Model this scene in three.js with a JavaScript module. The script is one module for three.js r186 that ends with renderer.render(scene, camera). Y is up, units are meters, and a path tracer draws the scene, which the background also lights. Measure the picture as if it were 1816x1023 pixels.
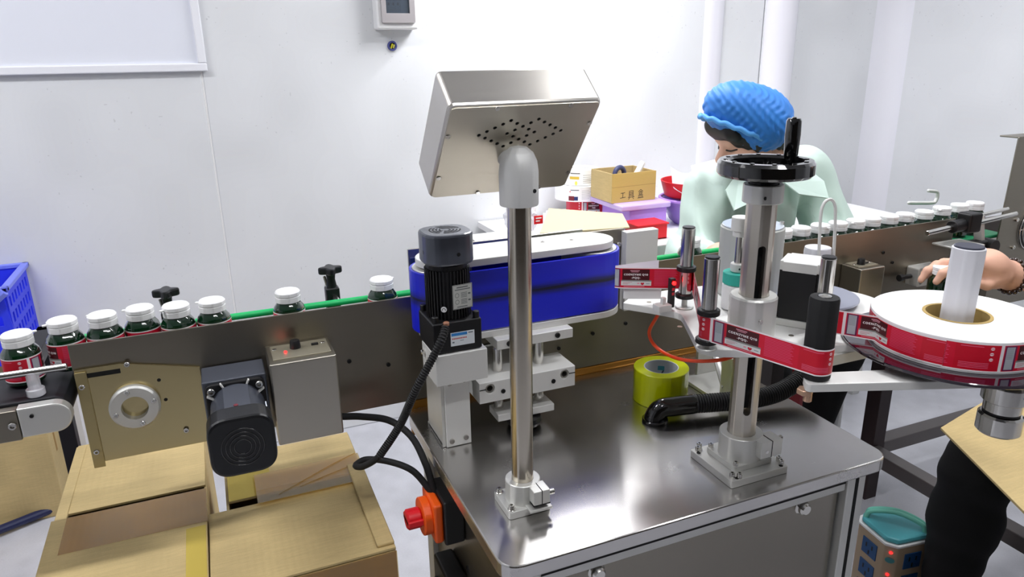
import * as THREE from 'three';
import { RoundedBoxGeometry } from 'three/addons/geometries/RoundedBoxGeometry.js';
import { mergeGeometries, toCreasedNormals } from 'three/addons/utils/BufferGeometryUtils.js';
import { MarchingCubes } from 'three/addons/objects/MarchingCubes.js';
import { RectAreaLightUniformsLib } from 'three/addons/lights/RectAreaLightUniformsLib.js';
import { Brush, Evaluator, SUBTRACTION } from 'three-bvh-csg';

// ---------- camera, light, exposure ----------
const scene = new THREE.Scene();
scene.background = new THREE.Color(0xdfe3ea);
const renderer = new THREE.WebGLRenderer({ antialias: true });
renderer.toneMapping = THREE.LinearToneMapping;
renderer.toneMappingExposure = 1.65;
renderer.shadowMap.enabled = true;
RectAreaLightUniformsLib.init();
const camera = new THREE.PerspectiveCamera(2 * Math.atan(511.5 / 1280) * 180 / Math.PI, 1816 / 1023, 0.05, 30);
camera.position.set(0, 1.41, 0);
camera.quaternion.setFromRotationMatrix(new THREE.Matrix4().makeBasis(
  new THREE.Vector3(0.92194573, -0.0157075, 0.38700044),
  new THREE.Vector3(0.13226162, 0.95188349, -0.27645014),
  new THREE.Vector3(-0.36403699, 0.30605733, 0.87966242)));
scene.add(camera);
const LAMPS = [   // tube fittings: x, y, z, length, light intensity, turn about the vertical
  [-1.15, 2.66, -1.3, 1.25, 38, 0], [1.24, 2.12, -2.25, .7, 34, 1.083], [1.9, 2.66, -1.0, 1.25, 26, 0], [.5, 2.66, .25, 1.25, 17, 0]];  // last entry is added to brighten the front faces, no known fitting

// ---------- helpers ----------
let seed = 12345;
const rnd = () => { seed = (seed * 1664525 + 1013904223) >>> 0; return seed / 4294967296; };
const used = {};
function numbered(n) { if (!(n in used)) { used[n] = 0; return n; } used[n]++; return n + '_' + String(used[n]).padStart(3, '0'); }
const origin = new Map();
function thing(name, label, category, pos = [0, 0, 0], group, ry = 0) {
  const o = new THREE.Group(); o.name = numbered(name); o.position.set(...pos); o.rotation.y = ry;
  o.userData = { label, category }; if (group) o.userData.group = group;
  scene.add(o); origin.set(o, [pos, ry]); return o;
}
function planarUV(g) {
  const p = g.attributes.position, n = g.attributes.normal, uv = new Float32Array(p.count * 2);
  for (let i = 0; i < p.count; i++) {
    const ax = Math.abs(n.getX(i)), ay = Math.abs(n.getY(i)), az = Math.abs(n.getZ(i));
    if (ay >= ax && ay >= az) { uv[2 * i] = p.getX(i); uv[2 * i + 1] = p.getZ(i); }
    else if (ax >= az) { uv[2 * i] = p.getZ(i); uv[2 * i + 1] = p.getY(i); }
    else { uv[2 * i] = p.getX(i); uv[2 * i + 1] = p.getY(i); }
  }
  g.setAttribute('uv', new THREE.BufferAttribute(uv, 2)); return g;
}
function norm(g) {
  const keep = g.userData.keepUV; let q = g.index ? g.toNonIndexed() : g; if (keep) q.userData.keepUV = true;
  if (!q.attributes.normal) q.computeVertexNormals();
  for (const k of Object.keys(q.attributes)) if (!['position', 'normal', 'uv'].includes(k)) q.deleteAttribute(k);
  if (!q.userData.keepUV) planarUV(q);
  q.morphAttributes = {}; return q;
}
function merge(gs) { const a = (Array.isArray(gs) ? gs : [gs]).map(norm); if (a.length === 1) return a[0]; const m = mergeGeometries(a); if (a.every(q => q.userData.keepUV)) m.userData.keepUV = true; return m; }
// one mesh; geometry is given in room coordinates unless the parent is local
function part(parent, name, gs, m, label, extra) {
  const g = merge(gs);
  let top = parent; while (top && top.parent && top.parent !== scene) top = top.parent;
  if (top && origin.has(top) && !top.userData.__l) {
    const [p, ry] = origin.get(top);
    if (!localSet.has(top)) { g.translate(-p[0], -p[1], -p[2]); if (ry) g.rotateY(-ry); }
  }
  const o = new THREE.Mesh(g, m); o.castShadow = o.receiveShadow = true;
  o.name = (parent === scene) ? numbered(name) : name;
  if (label) o.userData.label = label;
  if (extra) Object.assign(o.userData, extra);
  parent.add(o); return o;
}
const localSet = new Set();
function lthing(...a) { const t = thing(...a); localSet.add(t); return t; }
const struct = (name, gs, m) => part(scene, name, gs, m, null, { kind: 'structure' });
// geometry makers (room coordinates)
function bx(w, h, d, x, y, z, r = 0.0015) {
  r = Math.min(r, w / 2.01, h / 2.01, d / 2.01);
  return new RoundedBoxGeometry(w, h, d, 2, r).translate(x, y, z);
}
const bb = (x0, x1, y0, y1, z0, z1, r) => bx(x1 - x0, y1 - y0, z1 - z0, (x0 + x1) / 2, (y0 + y1) / 2, (z0 + z1) / 2, r);
function lathe(pts, x = 0, y = 0, z = 0, seg = 40) {
  const g = new THREE.LatheGeometry(pts.map(p => new THREE.Vector2(p[0], p[1])), seg);
  return toCreasedNormals(g, 0.5).translate(x, y, z);
}
function cy(r, h, x, y, z, axis = 'y', seg = 32, b = 0.001) {   // solid disc/rod centred at x,y,z
  b = Math.min(b, r / 3, h / 3);
  let g = lathe([[0, -h / 2], [r - b, -h / 2], [r, -h / 2 + b], [r, h / 2 - b], [r - b, h / 2], [0, h / 2]], 0, 0, 0, seg);
  if (axis === 'x') g.rotateZ(-Math.PI / 2); if (axis === 'z') g.rotateX(Math.PI / 2);
  return g.translate(x, y, z);
}
function ring(r0, r1, h, x, y, z, axis = 'y', seg = 40, b = 0.001) {
  let g = lathe([[r0, -h / 2], [r1 - b, -h / 2], [r1, -h / 2 + b], [r1, h / 2 - b], [r1 - b, h / 2], [r0, h / 2], [r0, -h / 2]], 0, 0, 0, seg);
  if (axis === 'x') g.rotateZ(-Math.PI / 2); if (axis === 'z') g.rotateX(Math.PI / 2);
  return g.translate(x, y, z);
}
function rod(a, b, r, seg = 16) {
  const A = new THREE.Vector3(...a), B = new THREE.Vector3(...b), d = B.clone().sub(A), L = d.length();
  const g = cy(r, L, 0, 0, 0, 'y', seg);
  g.applyQuaternion(new THREE.Quaternion().setFromUnitVectors(new THREE.Vector3(0, 1, 0), d.normalize()));
  return g.translate((A.x + B.x) / 2, (A.y + B.y) / 2, (A.z + B.z) / 2);
}
function tb(pts, r, n = 60, seg = 12, closed = false, tension = 0.5) {
  const c = new THREE.CatmullRomCurve3(pts.map(p => new THREE.Vector3(...p)), closed, 'catmullrom', tension);
  const g = new THREE.TubeGeometry(c, n, r, seg, closed);
  if (closed) return g;
  const caps = [0, 1].map(t => { const s = new THREE.SphereGeometry(r, seg, 8); const p = c.getPoint(t); return s.translate(p.x, p.y, p.z); });
  return merge([g, ...caps]);
}
function shape(pts, r = 0) {   // polygon with optional rounded corners
  const s = new THREE.Shape(), n = pts.length;
  for (let i = 0; i < n; i++) {
    const p = pts[i], a = pts[(i + n - 1) % n], b = pts[(i + 1) % n];
    const rr = Array.isArray(r) ? r[i] : r;
    if (!rr) { i ? s.lineTo(...p) : s.moveTo(...p); continue; }
    const la = Math.hypot(a[0] - p[0], a[1] - p[1]), lb = Math.hypot(b[0] - p[0], b[1] - p[1]), q = Math.min(rr, la / 2, lb / 2);
    const A = [p[0] + (a[0] - p[0]) * q / la, p[1] + (a[1] - p[1]) * q / la], B = [p[0] + (b[0] - p[0]) * q / lb, p[1] + (b[1] - p[1]) * q / lb];
    i ? s.lineTo(...A) : s.moveTo(...A); s.quadraticCurveTo(p[0], p[1], ...B);
  }
  s.closePath(); return s;
}
function hole(s, x, y, r) { const h = new THREE.Path(); h.absarc(x, y, r, 0, Math.PI * 2, true); s.holes.push(h); return s; }
function slot(s, pts) { const h = new THREE.Path(); pts.forEach((p, i) => i ? h.lineTo(...p) : h.moveTo(...p)); h.closePath(); s.holes.push(h); return s; }
// extrude a plan shape (x,z) upward from y0 by h
function plan(s, y0, h, b = 0.001) {
  const g = new THREE.ExtrudeGeometry(s, { depth: h - 2 * b, bevelEnabled: b > 0, bevelThickness: b, bevelSize: b, bevelOffset: -b, bevelSegments: 2, curveSegments: 16 });
  return toCreasedNormals(g, 0.33).translate(0, 0, b).rotateX(Math.PI / 2).translate(0, y0 + h, 0);   // (x,y)->(x,z)
}
// extrude a front shape (x,y) from z0 toward +z by d
function front(s, z0, d, b = 0.001) {
  const g = new THREE.ExtrudeGeometry(s, { depth: d - 2 * b, bevelEnabled: b > 0, bevelThickness: b, bevelSize: b, bevelOffset: -b, bevelSegments: 2, curveSegments: 16 });
  return toCreasedNormals(g, 0.33).translate(0, 0, z0 + b);
}
const screw = (x, y, z, axis = 'y', r = 0.004, h = 0.005, dir = 1) => {   // socket-head screw with a hex recess
  let g = lathe([[0, h * 0.45], [r * 0.5, h * 0.45], [r * 0.5, h], [r * 0.88, h], [r, h * 0.85], [r, 0], [0, 0]], 0, 0, 0, 14);
  if (axis === 'z') g.rotateX(Math.PI / 2); if (axis === 'x') g.rotateZ(-Math.PI / 2 * dir);
  return g.translate(x, y, z);
};

// ---------- procedural textures ----------
function noiseTex(w, h, f, rx, ry, srgb = false) {
  const d = new Uint8Array(w * h * 4);
  for (let j = 0; j < h; j++) for (let i = 0; i < w; i++) { const c = f(i, j); for (let k = 0; k < 3; k++) d[(j * w + i) * 4 + k] = Math.max(0, Math.min(255, Array.isArray(c) ? c[k] : c)); d[(j * w + i) * 4 + 3] = 255; }
  const t = new THREE.DataTexture(d, w, h); t.wrapS = t.wrapT = THREE.RepeatWrapping; t.magFilter = THREE.LinearFilter; t.minFilter = THREE.LinearMipmapLinearFilter; t.generateMipmaps = true;
  t.repeat.set(rx, ry); if (srgb) t.colorSpace = THREE.SRGBColorSpace; t.needsUpdate = true; return t;
}
function grid(n) { const a = new Float32Array(n * n); for (let i = 0; i < n * n; i++) a[i] = rnd(); return (u, v) => { u = ((u % 1) + 1) % 1 * n; v = ((v % 1) + 1) % 1 * n; const i = Math.floor(u), j = Math.floor(v), fu = u - i, fv = v - j, s = x => x * x * (3 - 2 * x); const g = (x, y) => a[((y + n) % n) * n + ((x + n) % n)]; const A = g(i, j) + (g(i + 1, j) - g(i, j)) * s(fu), B = g(i, j + 1) + (g(i + 1, j + 1) - g(i, j + 1)) * s(fu); return A + (B - A) * s(fv); }; }
const n8 = grid(8), n32 = grid(32), n128 = grid(128);
const brushedR = noiseTex(512, 512, (i, j) => 178 + 26 * n32(i / 512 * 0.3, j / 512 * 4) + 20 * (n8(i / 512, j / 512) - 0.5) + 14 * rnd(), 2.2, 2.2);
const brushedB = noiseTex(512, 512, (i, j) => 255 * n128(i / 512 * 0.06, j / 512 * 1.0), 3, 3);
const scuffR = noiseTex(512, 512, (i, j) => 172 + 36 * n8(i / 512, j / 512) + 24 * n32(i / 512, j / 512) + 16 * rnd(), 1.6, 1.6);
const cardC = noiseTex(512, 512, (i, j) => { const v = 0.86 + 0.1 * n8(i / 512, j / 512) + 0.05 * n128(i / 512 * .2, j / 512 * 2) + 0.03 * rnd(); return [208 * v, 184 * v, 130 * v]; }, 2, 2, true);
const cardB = noiseTex(256, 256, (i, j) => 128 + 60 * Math.sin(i / 256 * Math.PI * 2 * 24) + 40 * n32(i / 256, j / 256), 3.5, 3.5);
const wallC = noiseTex(512, 512, (i, j) => { const v = 0.965 + 0.035 * n8(i / 512, j / 512); const s = (n128(i / 512, j / 512) > 0.965 && n8(j / 512, i / 512) > 0.6) ? 0.9 : 1; return [233 * v * s, 235 * v * s, 238 * v * s]; }, 0.9, 0.9, true);
const floorC = noiseTex(512, 512, (i, j) => { const v = 0.88 + 0.1 * n8(i / 512, j / 512) + 0.06 * n32(i / 512, j / 512) + 0.03 * rnd(); return [196 * v, 197 * v, 204 * v]; }, 0.8, 0.8, true);
const clothB = noiseTex(256, 256, (i, j) => 128 + 90 * Math.sin(i * 0.8) * Math.sin(j * 0.8) + 40 * rnd(), 12, 12);
function canvasTex(w, h, draw) {
  const c = document.createElement('canvas'); c.width = w; c.height = h; const x = c.getContext('2d'); draw(x, w, h);
  const t = new THREE.CanvasTexture(c); t.colorSpace = THREE.SRGBColorSpace; t.anisotropy = 8; return t;
}
function drawLabel(x, w, h, o = {}) {   // one printed bottle label, red ground
  x.fillStyle = '#f4eef0'; x.fillRect(0, 0, w, h);
  x.fillStyle = o.bg || '#d3082e'; x.fillRect(w * .012, h * .05, w * .976, h * .90);
  x.fillStyle = '#6d2350'; x.fillRect(w * .02, h * .07, w * .085, h * .86);
  x.fillStyle = '#b4b9c0'; x.fillRect(w * .03, h * .11, w * .062, h * .78);
  x.fillStyle = '#8d939b'; for (let i = 0; i < 9; i++) x.fillRect(w * .034, h * (.14 + i * .045), w * .05, h * .018);
  x.fillStyle = '#470811'; x.fillRect(w * .125, h * .08, w * .26, h * .52);
  x.fillStyle = '#e9a3b4'; x.fillRect(w * .20, h * .13, w * .09, h * .035); x.fillRect(w * .21, h * .19, w * .07, h * .025);
  x.fillStyle = '#ffffff'; x.textAlign = 'center'; x.textBaseline = 'middle';
  x.font = 'bold ' + Math.round(h * .125) + 'px sans-serif'; x.fillText('COENZYME Q10', w * .255, h * .33, w * .245);
  x.font = 'bold ' + Math.round(h * .13) + 'px sans-serif'; x.fillText('-PQQ-', w * .255, h * .48);
  x.fillStyle = '#8b8a86'; x.fillRect(w * .115, h * .59, w * .29, h * .07);
  x.fillStyle = '#dfe0e0'; x.fillRect(w * .115, h * .65, w * .29, h * .20);
  x.fillStyle = '#c96a78'; for (let i = 0; i < 3; i++) x.fillRect(w * .13, h * (.69 + i * .045), w * (.09 - i * .02), h * .014);
  x.fillStyle = '#d3142f'; const hx = w * .32, hy = h * .76, k = h * .055; x.beginPath(); x.moveTo(hx, hy + k * 1.3); x.bezierCurveTo(hx - k * 2.2, hy - k * .2, hx - k * .9, hy - k * 1.7, hx, hy - k * .6); x.bezierCurveTo(hx + k * .9, hy - k * 1.7, hx + k * 2.2, hy - k * .2, hx, hy + k * 1.3); x.fill();
  x.fillStyle = '#9aa0a6'; x.fillRect(w * .355, h * .74, w * .035, h * .035); x.fillStyle = '#ea9aac'; x.fillRect(w * .27, h * .72, w * .022, h * .05);
  x.fillStyle = '#f0b9c4'; x.fillRect(w * .14, h * .885, w * .2, h * .018);
  x.fillStyle = '#e0507a'; for (let i = 0; i < 13; i++) x.fillRect(w * .43, h * (.11 + i * .058), w * (.2 + .03 * ((i * 7) % 5) / 5), h * .02);
  x.fillStyle = '#c90526'; x.fillRect(w * .69, h * .06, w * .29, h * .88);
  x.fillStyle = '#e66a8a'; x.fillRect(w * .72, h * .11, w * .15, h * .022); for (let i = 0; i < 4; i++) x.fillRect(w * .72, h * (.68 + i * .055), w * .2, h * .02);
  x.fillStyle = '#f4dfe3'; for (const yy of [.17, .36, .55]) { x.beginPath(); x.arc(w * .93, h * yy, h * .055, 0, 7); x.fill(); }
  x.fillStyle = '#d3506a'; for (const yy of [.17, .36, .55]) x.fillRect(w * .918, h * (yy - .012), w * .024, h * .024);
}
const labelTex = canvasTex(1024, 256, (x, w, h) => drawLabel(x, w, h)); labelTex.wrapS = THREE.RepeatWrapping;

// ---------- materials ----------
const std = (color, roughness, metalness = 0, o = {}) => new THREE.MeshStandardMaterial({ color, roughness, metalness, ...o });
const phy = (color, roughness, metalness = 0, o = {}) => new THREE.MeshPhysicalMaterial({ color, roughness, metalness, ...o });
const M = {
  wall: std(0xffffff, .45, 0, { map: wallC }), floor: phy(0xffffff, .38, 0, { map: floorC, roughnessMap: scuffR, clearcoat: .25, clearcoatRoughness: .3 }),
  rear: std(0x3a332a, .8), ceiling: std(0xd9d9d9, .8), board: std(0xeef1fb, .35), trim: std(0xf4f5fb, .35), cove: std(0xf1f1f8, .3), pipe: std(0xe9e8f0, .25),
  steel: std(0xc4c0b8, .42, 1, { roughnessMap: brushedR, bumpMap: brushedB, bumpScale: 0.00002 }),
  table: std(0xcac8c6, .30, 1, { roughnessMap: scuffR }),
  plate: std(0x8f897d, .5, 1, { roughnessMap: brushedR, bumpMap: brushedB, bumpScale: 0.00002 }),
  bright: std(0xd2d0cb, .2, 1), pole: std(0xc6beb0, .26, 1, { roughnessMap: brushedR }), column: std(0xcfc9bf, .5, 1, { roughnessMap: brushedR }),
  alu: std(0xd6d6d2, .55, .7, { roughnessMap: scuffR }), aluLight: std(0xdededb, .6, .4), frost: std(0xdedee4, .55, .2),
  black: std(0x0b0b0d, .45), gloss: phy(0x060607, .12, 0, { clearcoat: 1, clearcoatRoughness: .05 }), rubber: std(0x0d0d0f, .75), dark: std(0x050506, .8),
  motorGrey: phy(0x4a4e58, .38, .2, { clearcoat: .2 }), motorBlack: std(0x121215, .5, .2), capBlack: std(0x0d0e11, .35),
  belt: phy(0x0718b8, .42, 0, { clearcoat: .25, clearcoatRoughness: .35 }), teal: std(0x2fb3a2, .5), green: std(0x12b866, .45), greenBelt: std(0x0c7a4d, .5), mint: std(0x9fe0cf, .45),
  white: std(0xf2f2f2, .45), cap: phy(0xf4f4f4, .4, 0, { clearcoat: .2 }), paper: std(0xfafafa, .7), offWhite: std(0xe8e8e4, .6),
  bottle: phy(0x04381a, .1, 0, { clearcoat: 1, clearcoatRoughness: .04, transmission: .5, thickness: .01, ior: 1.5, attenuationColor: new THREE.Color(0x0a7a35), attenuationDistance: .02 }),
  label: std(0xffffff, .4, 0, { map: labelTex }), card: std(0xffffff, .78, 0, { map: cardC, bumpMap: cardB, bumpScale: 0.0004 }), cardIn: std(0x9a7740, .85), cream: std(0xd9c8a0, .75), yellowCard: std(0xc4ad4c, .7),
  tapeFilm: phy(0xf0e2bd, .3, 0, { transmission: .93, thickness: 0 }),
  tapeYellow: phy(0xd6e000, .22, 0, { clearcoat: .6, transmission: .25, thickness: .02, attenuationColor: new THREE.Color(0xd9e400), attenuationDistance: .03 }),
  red: std(0xd90d1e, .45), darkRed: std(0x8e0a16, .4), purple: std(0xb68be6, .45), purpleClear: phy(0xa88adf, .25, 0, { transmission: .35, thickness: 0 }), blueCrate: std(0x2f3ff0, .45), crateRim: std(0x7f8cf6, .4),
  acrylic: phy(0x1c0a1c, .08, 0, { clearcoat: 1, clearcoatRoughness: .02 }), orange: std(0xf05a08, .45), orangeHose: std(0xe8450f, .4), tube: std(0xf0641c, .4),
  skin: phy(0xe6b49b, .55, 0, { sheen: .3 }), shirt: phy(0xcfe4da, .6, 0, { bumpMap: clothB, bumpScale: 0.0003, sheen: .4 }), trousers: std(0x07070a, .9), hair: std(0x070506, .6), net: phy(0x2f83dc, .6, 0, { transmission: .12, thickness: 0 }), netBand: std(0x58a6ee, .6), lip: std(0xb4605c, .5),
  bead: phy(0x2b1505, .15, 0, { clearcoat: 1 }), ledOn: std(0xff2020, .4, 0, { emissive: 0xff1010, emissiveIntensity: 6 }), skyBlue: std(0x57b7c2, .45), towerBody: std(0xb59f84, .5), socket: std(0x1b4f86, .5), button: std(0x3f8a90, .5), clear: phy(0xf7f7fb, .25, 0, { transmission: .5, thickness: 0 })
};

// ---------- the room ----------
struct('floor', bb(-3.1, 3.25, -.1, 0, -2.85, 2.4, .001), M.floor);
struct('ceiling', bb(-3.1, 3.25, 2.75, 2.85, -2.85, 2.4, .001), M.ceiling);
struct('wall_left', bb(-3.1, -3, 0, 2.75, -2.85, 2.4, .001), M.wall);
struct('wall_right', bb(3.06, 3.25, 0, 2.75, -2.65, 2.4, .001), M.wall);
struct('wall_front', bb(-3, 3.06, 0, 2.75, 2.3, 2.4, .001), M.rear);
{ // back wall of upright sandwich panels, a narrow joint between them
  const w = struct('wall_back', bb(-3.1, 3.25, 0, 2.75, -2.85, -2.668, .001), M.wall);
  const xs = [-3.0, -2.266, -1.125, .016, 1.157, 2.298, 3.06];
  for (let i = 0; i < xs.length - 1; i++) part(w, 'wall_panel', bb(xs[i] + .003, xs[i + 1] - .003, .001, 2.749, -2.668, -2.65, .003), M.wall);
  for (let i = 1; i < 5; i++) part(w, 'joint_strip', bb(xs[i] - .003, xs[i] + .003, .001, 2.749, -2.668, -2.6515, .0005), M.white);
}
{ // rounded pipes and cove in the corner
  const half = (x, r, z) => new THREE.CylinderGeometry(r, r, 2.74, 32, 1, false).translate(x, 1.372, z);
  struct('trim_1', half(2.384, .078, -2.655), M.pipe);
  struct('trim_2', lathe([[.05, 0], [.05, 2.74]], 0, 0, 0, 32).scale(1, 1, .35).translate(2.035, .002, -2.652), M.pipe);
  const s = new THREE.Shape(); const r = .11; s.moveTo(0, 0); s.lineTo(r, 0); s.absarc(0 + 0, 0, r, 0, 0); s.moveTo(0, 0);
  const c = new THREE.Shape(); c.moveTo(0, 0); c.lineTo(0, r); c.absarc(-r, r, r, 0, -Math.PI / 2, true); c.lineTo(0, 0);
  const g = new THREE.ExtrudeGeometry(c, { depth: 2.74, bevelEnabled: false, curveSegments: 20 }).rotateX(-Math.PI / 2);   // x stays, y -> -z
  struct('trim_3', toCreasedNormals(g.scale(1, 1, -1), .5).translate(3.06, .002, -2.65), M.cove);
  struct('baseboard_right', bb(2.985, 3.06, 0, .075, -2.54, 2.3, .03), M.cove);
}
// ceiling tube fittings, the last one an added fill light
LAMPS.forEach(([x, y, z, L, I, turn], i) => {
  const t = lthing('ceiling_light', ['white ceiling tube light over the left end of the conveyor', 'white tube light hanging slantwise above the bench', 'white ceiling tube light over the labelling machine', 'white ceiling tube light above the viewer'][i], 'ceiling light', [x, y, z], null, turn);
  part(t, 'housing', bb(-L / 2 - .03, L / 2 + .03, .03, .075, -.07, .07, .004), M.white);
  if (y < 2.5) for (const q of [-.35, .35]) part(t, 'hanger', rod([q, .07, 0], [q, 2.75 - y, 0], .006, 10), M.white); else part(t, 'mount', bb(-.2, .2, .07, 2.75 - y, -.05, .05, .002), M.white);
  part(t, 'diffuser', bb(-L / 2, L / 2, .002, .03, -.055, .055, .01), std(0xffffff, .5, 0, { emissive: 0xfdfdff, emissiveIntensity: 9 }));
  const a = new THREE.RectAreaLight(0xfcfcff, I, L, .11); a.position.set(x, y - .002, z); a.rotation.order = 'YXZ'; a.rotation.set(-Math.PI / 2, turn, 0); scene.add(a);
});

// ---------- things on the wall ----------
{
  const t = thing('wall_board', 'large white framed board high on the wall at upper left', 'board', [-.7, 1.38, -2.645]);
  part(t, 'board_panel', bb(-1.45, .012, 1.402, 2.35, -2.649, -2.640, .002), M.board);
  const f = (p) => part(t, 'frame_bar', p, M.trim);
  f(bb(-1.47, .036, 1.38, 1.405, -2.649, -2.628, .004)); f(bb(.01, .036, 1.405, 2.35, -2.649, -2.628, .004)); f(bb(-1.47, -1.445, 1.405, 2.35, -2.649, -2.628, .004)); f(bb(-1.47, .036, 2.35, 2.375, -2.649, -2.628, .004));
}
{
  const t = thing('breaker_box', 'small white breaker box with a grey window on the back wall', 'breaker box', [.66, 1.5, -2.61]);
  const sh = shape([[.59, 1.502], [.735, 1.502], [.735, 1.74], [.59, 1.74]], .01);
  part(t, 'case', [bb(.59, .735, 1.505, 1.76, -2.65, -2.585, .008)], M.white);
  const door = shape([[.605, 1.525], [.722, 1.525], [.722, 1.75], [.605, 1.75]], .006); slot(door, [[.622, 1.556], [.622, 1.625], [.703, 1.625], [.703, 1.556]]);
  const d = part(t, 'door', front(door, -2.588, .014, .001), std(0xa9a4a6, .4));
  part(d, 'window_pane', bb(.6222, .7028, 1.5562, 1.6248, -2.581, -2.579, .0004), phy(0xaab4bf, .1, 0, { transmission: .85, thickness: 0 }));
  const br = part(t, 'breaker_row', bb(.624, .676, 1.562, 1.61, -2.5869, -2.583, .001), std(0xc4cad0, .5));
  for (let i = 0; i < 3; i++) part(br, 'switch', bb(.630 + i * .016, .636 + i * .016, 1.582, 1.59, -2.583, -2.5815, .0006), M.black);
  part(t, 'dark_back', bb(.623, .702, 1.557, 1.624, -2.5875, -2.5865, .0003), std(0x46485a, .6));
}
{
  const t = thing('cable_grommet', 'small dark cable hole with yellow wires under the breaker box', 'cable hole', [.652, 1.452, -2.64]);
  part(t, 'rim', ring(.011, .017, .008, .652, 1.452, -2.646, 'z', 24), std(0x4a4f8e, .5));
  part(t, 'hole_back', cy(.0115, .003, .652, 1.452, -2.6482, 'z', 20), M.black);
  part(t, 'wire', [rod([.647, 1.443, -2.646], [.652, 1.459, -2.641], .003, 8)], std(0xd8d020, .5)); part(t, 'wire', [rod([.656, 1.444, -2.646], [.658, 1.456, -2.641], .0028, 8)], std(0xe6e27a, .5));
}
// ---------- left background: cartons, crate, floor bar ----------
{
  const t = thing('carton', 'plain cardboard box standing against the wall under the blue crate', 'cardboard box', [-.87, 0, -2.45]);
  part(t, 'box_body', bb(-1.15, -.585, .0, .575, -2.64, -2.45, .004), M.card);
  part(t, 'side_strip', bb(-.596, -.5845, .2, .34, -2.53, -2.51, .002), M.cardIn);  // narrow darker brown strip on the side
  const c = thing('plastic_crate', 'blue perforated plastic crate on the cardboard box at the left edge', 'crate', [-.8, .576, -2.45]);
  const S = shape([[-1.05, .577], [-.575, .577], [-.59, .80], [-1.05, .80]]);
  for (let j = 0; j < 4; j++) for (let i = 0; i < 14; i++) { const x = -1.02 + i * .031; slot(S, [[x, .60 + j * .048], [x, .63 + j * .048], [x + .014, .63 + j * .048], [x + .014, .60 + j * .048]]); }
  part(c, 'front_wall', front(S, -2.36, .006, 0), M.blueCrate);
  part(c, 'back_wall', bb(-1.05, -.592, .577, .80, -2.64, -2.634, .001), M.blueCrate);
  const S2 = shape([[2.36, .577], [2.635, .577], [2.635, .80], [2.36, .80]]); for (let j = 0; j < 4; j++) for (let i = 0; i < 7; i++) { const x = 2.38 + i * .035; slot(S2, [[x, .60 + j * .048], [x, .63 + j * .048], [x + .018, .63 + j * .048], [x + .018, .60 + j * .048]]); }
  part(c, 'side_wall', new THREE.ExtrudeGeometry(S2, { depth: .006, bevelEnabled: false }).rotateY(Math.PI / 2).translate(-.588, 0, 0), M.blueCrate);
  part(c, 'floor_panel', bb(-1.05, -.59, .577, .583, -2.636, -2.36, .001), M.blueCrate);
  part(c, 'rim', [bb(-1.05, -.572, .797, .812, -2.365, -2.345, .004), bb(-1.05, -.572, .797, .812, -2.645, -2.63, .004), bb(-.592, -.572, .797, .812, -2.645, -2.345, .004)], M.crateRim);
  part(c, 'handle_band', rod([-.7, .70, -2.35], [-.58, .80, -2.345], .012, 8), M.crateRim);
  const b = part(scene, 'floor_bar', rod([-.9, .022, -2.34], [-.61, .022, -2.47], .014, 12), std(0x17204a, .4)); b.userData = { label: 'dark blue metal bar lying on the floor by the cardboard box', category: 'bar' };
}
{ // printed sack behind the conveyor's left end
  const tex = canvasTex(256, 512, (x, w, h) => { x.fillStyle = '#f2f0f2'; x.fillRect(0, 0, w, h); x.fillStyle = '#d9a9b4'; for (let i = 0; i < 14; i++) x.fillRect(20, 170 + i * 14, 90 + 110 * ((i * 37 % 11) / 11), 6); x.fillStyle = '#9b93a2'; for (let i = 0; i < 8; i++) x.fillRect(30, 176 + i * 24, 120, 5); x.fillStyle = '#c20f2c'; x.fillRect(0, 400, w, 112); });
  const g = bb(-.375, -.22, .002, .73, -2.0, -1.86, .03);
  const p = planarUV(g), uv = p.attributes.uv; for (let i = 0; i < uv.count; i++) { uv.setXY(i, (p.attributes.position.getX(i) + .375) / .155, Math.max(0, (p.attributes.position.getY(i) - .52) / .21)); } p.userData.keepUV = true;
  const t = part(scene, 'printed_sack', p, std(0xffffff, .5, 0, { map: tex })); t.userData = { label: 'tall white and red printed bag seen through the gap at the conveyor end', category: 'bag' };
}

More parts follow.
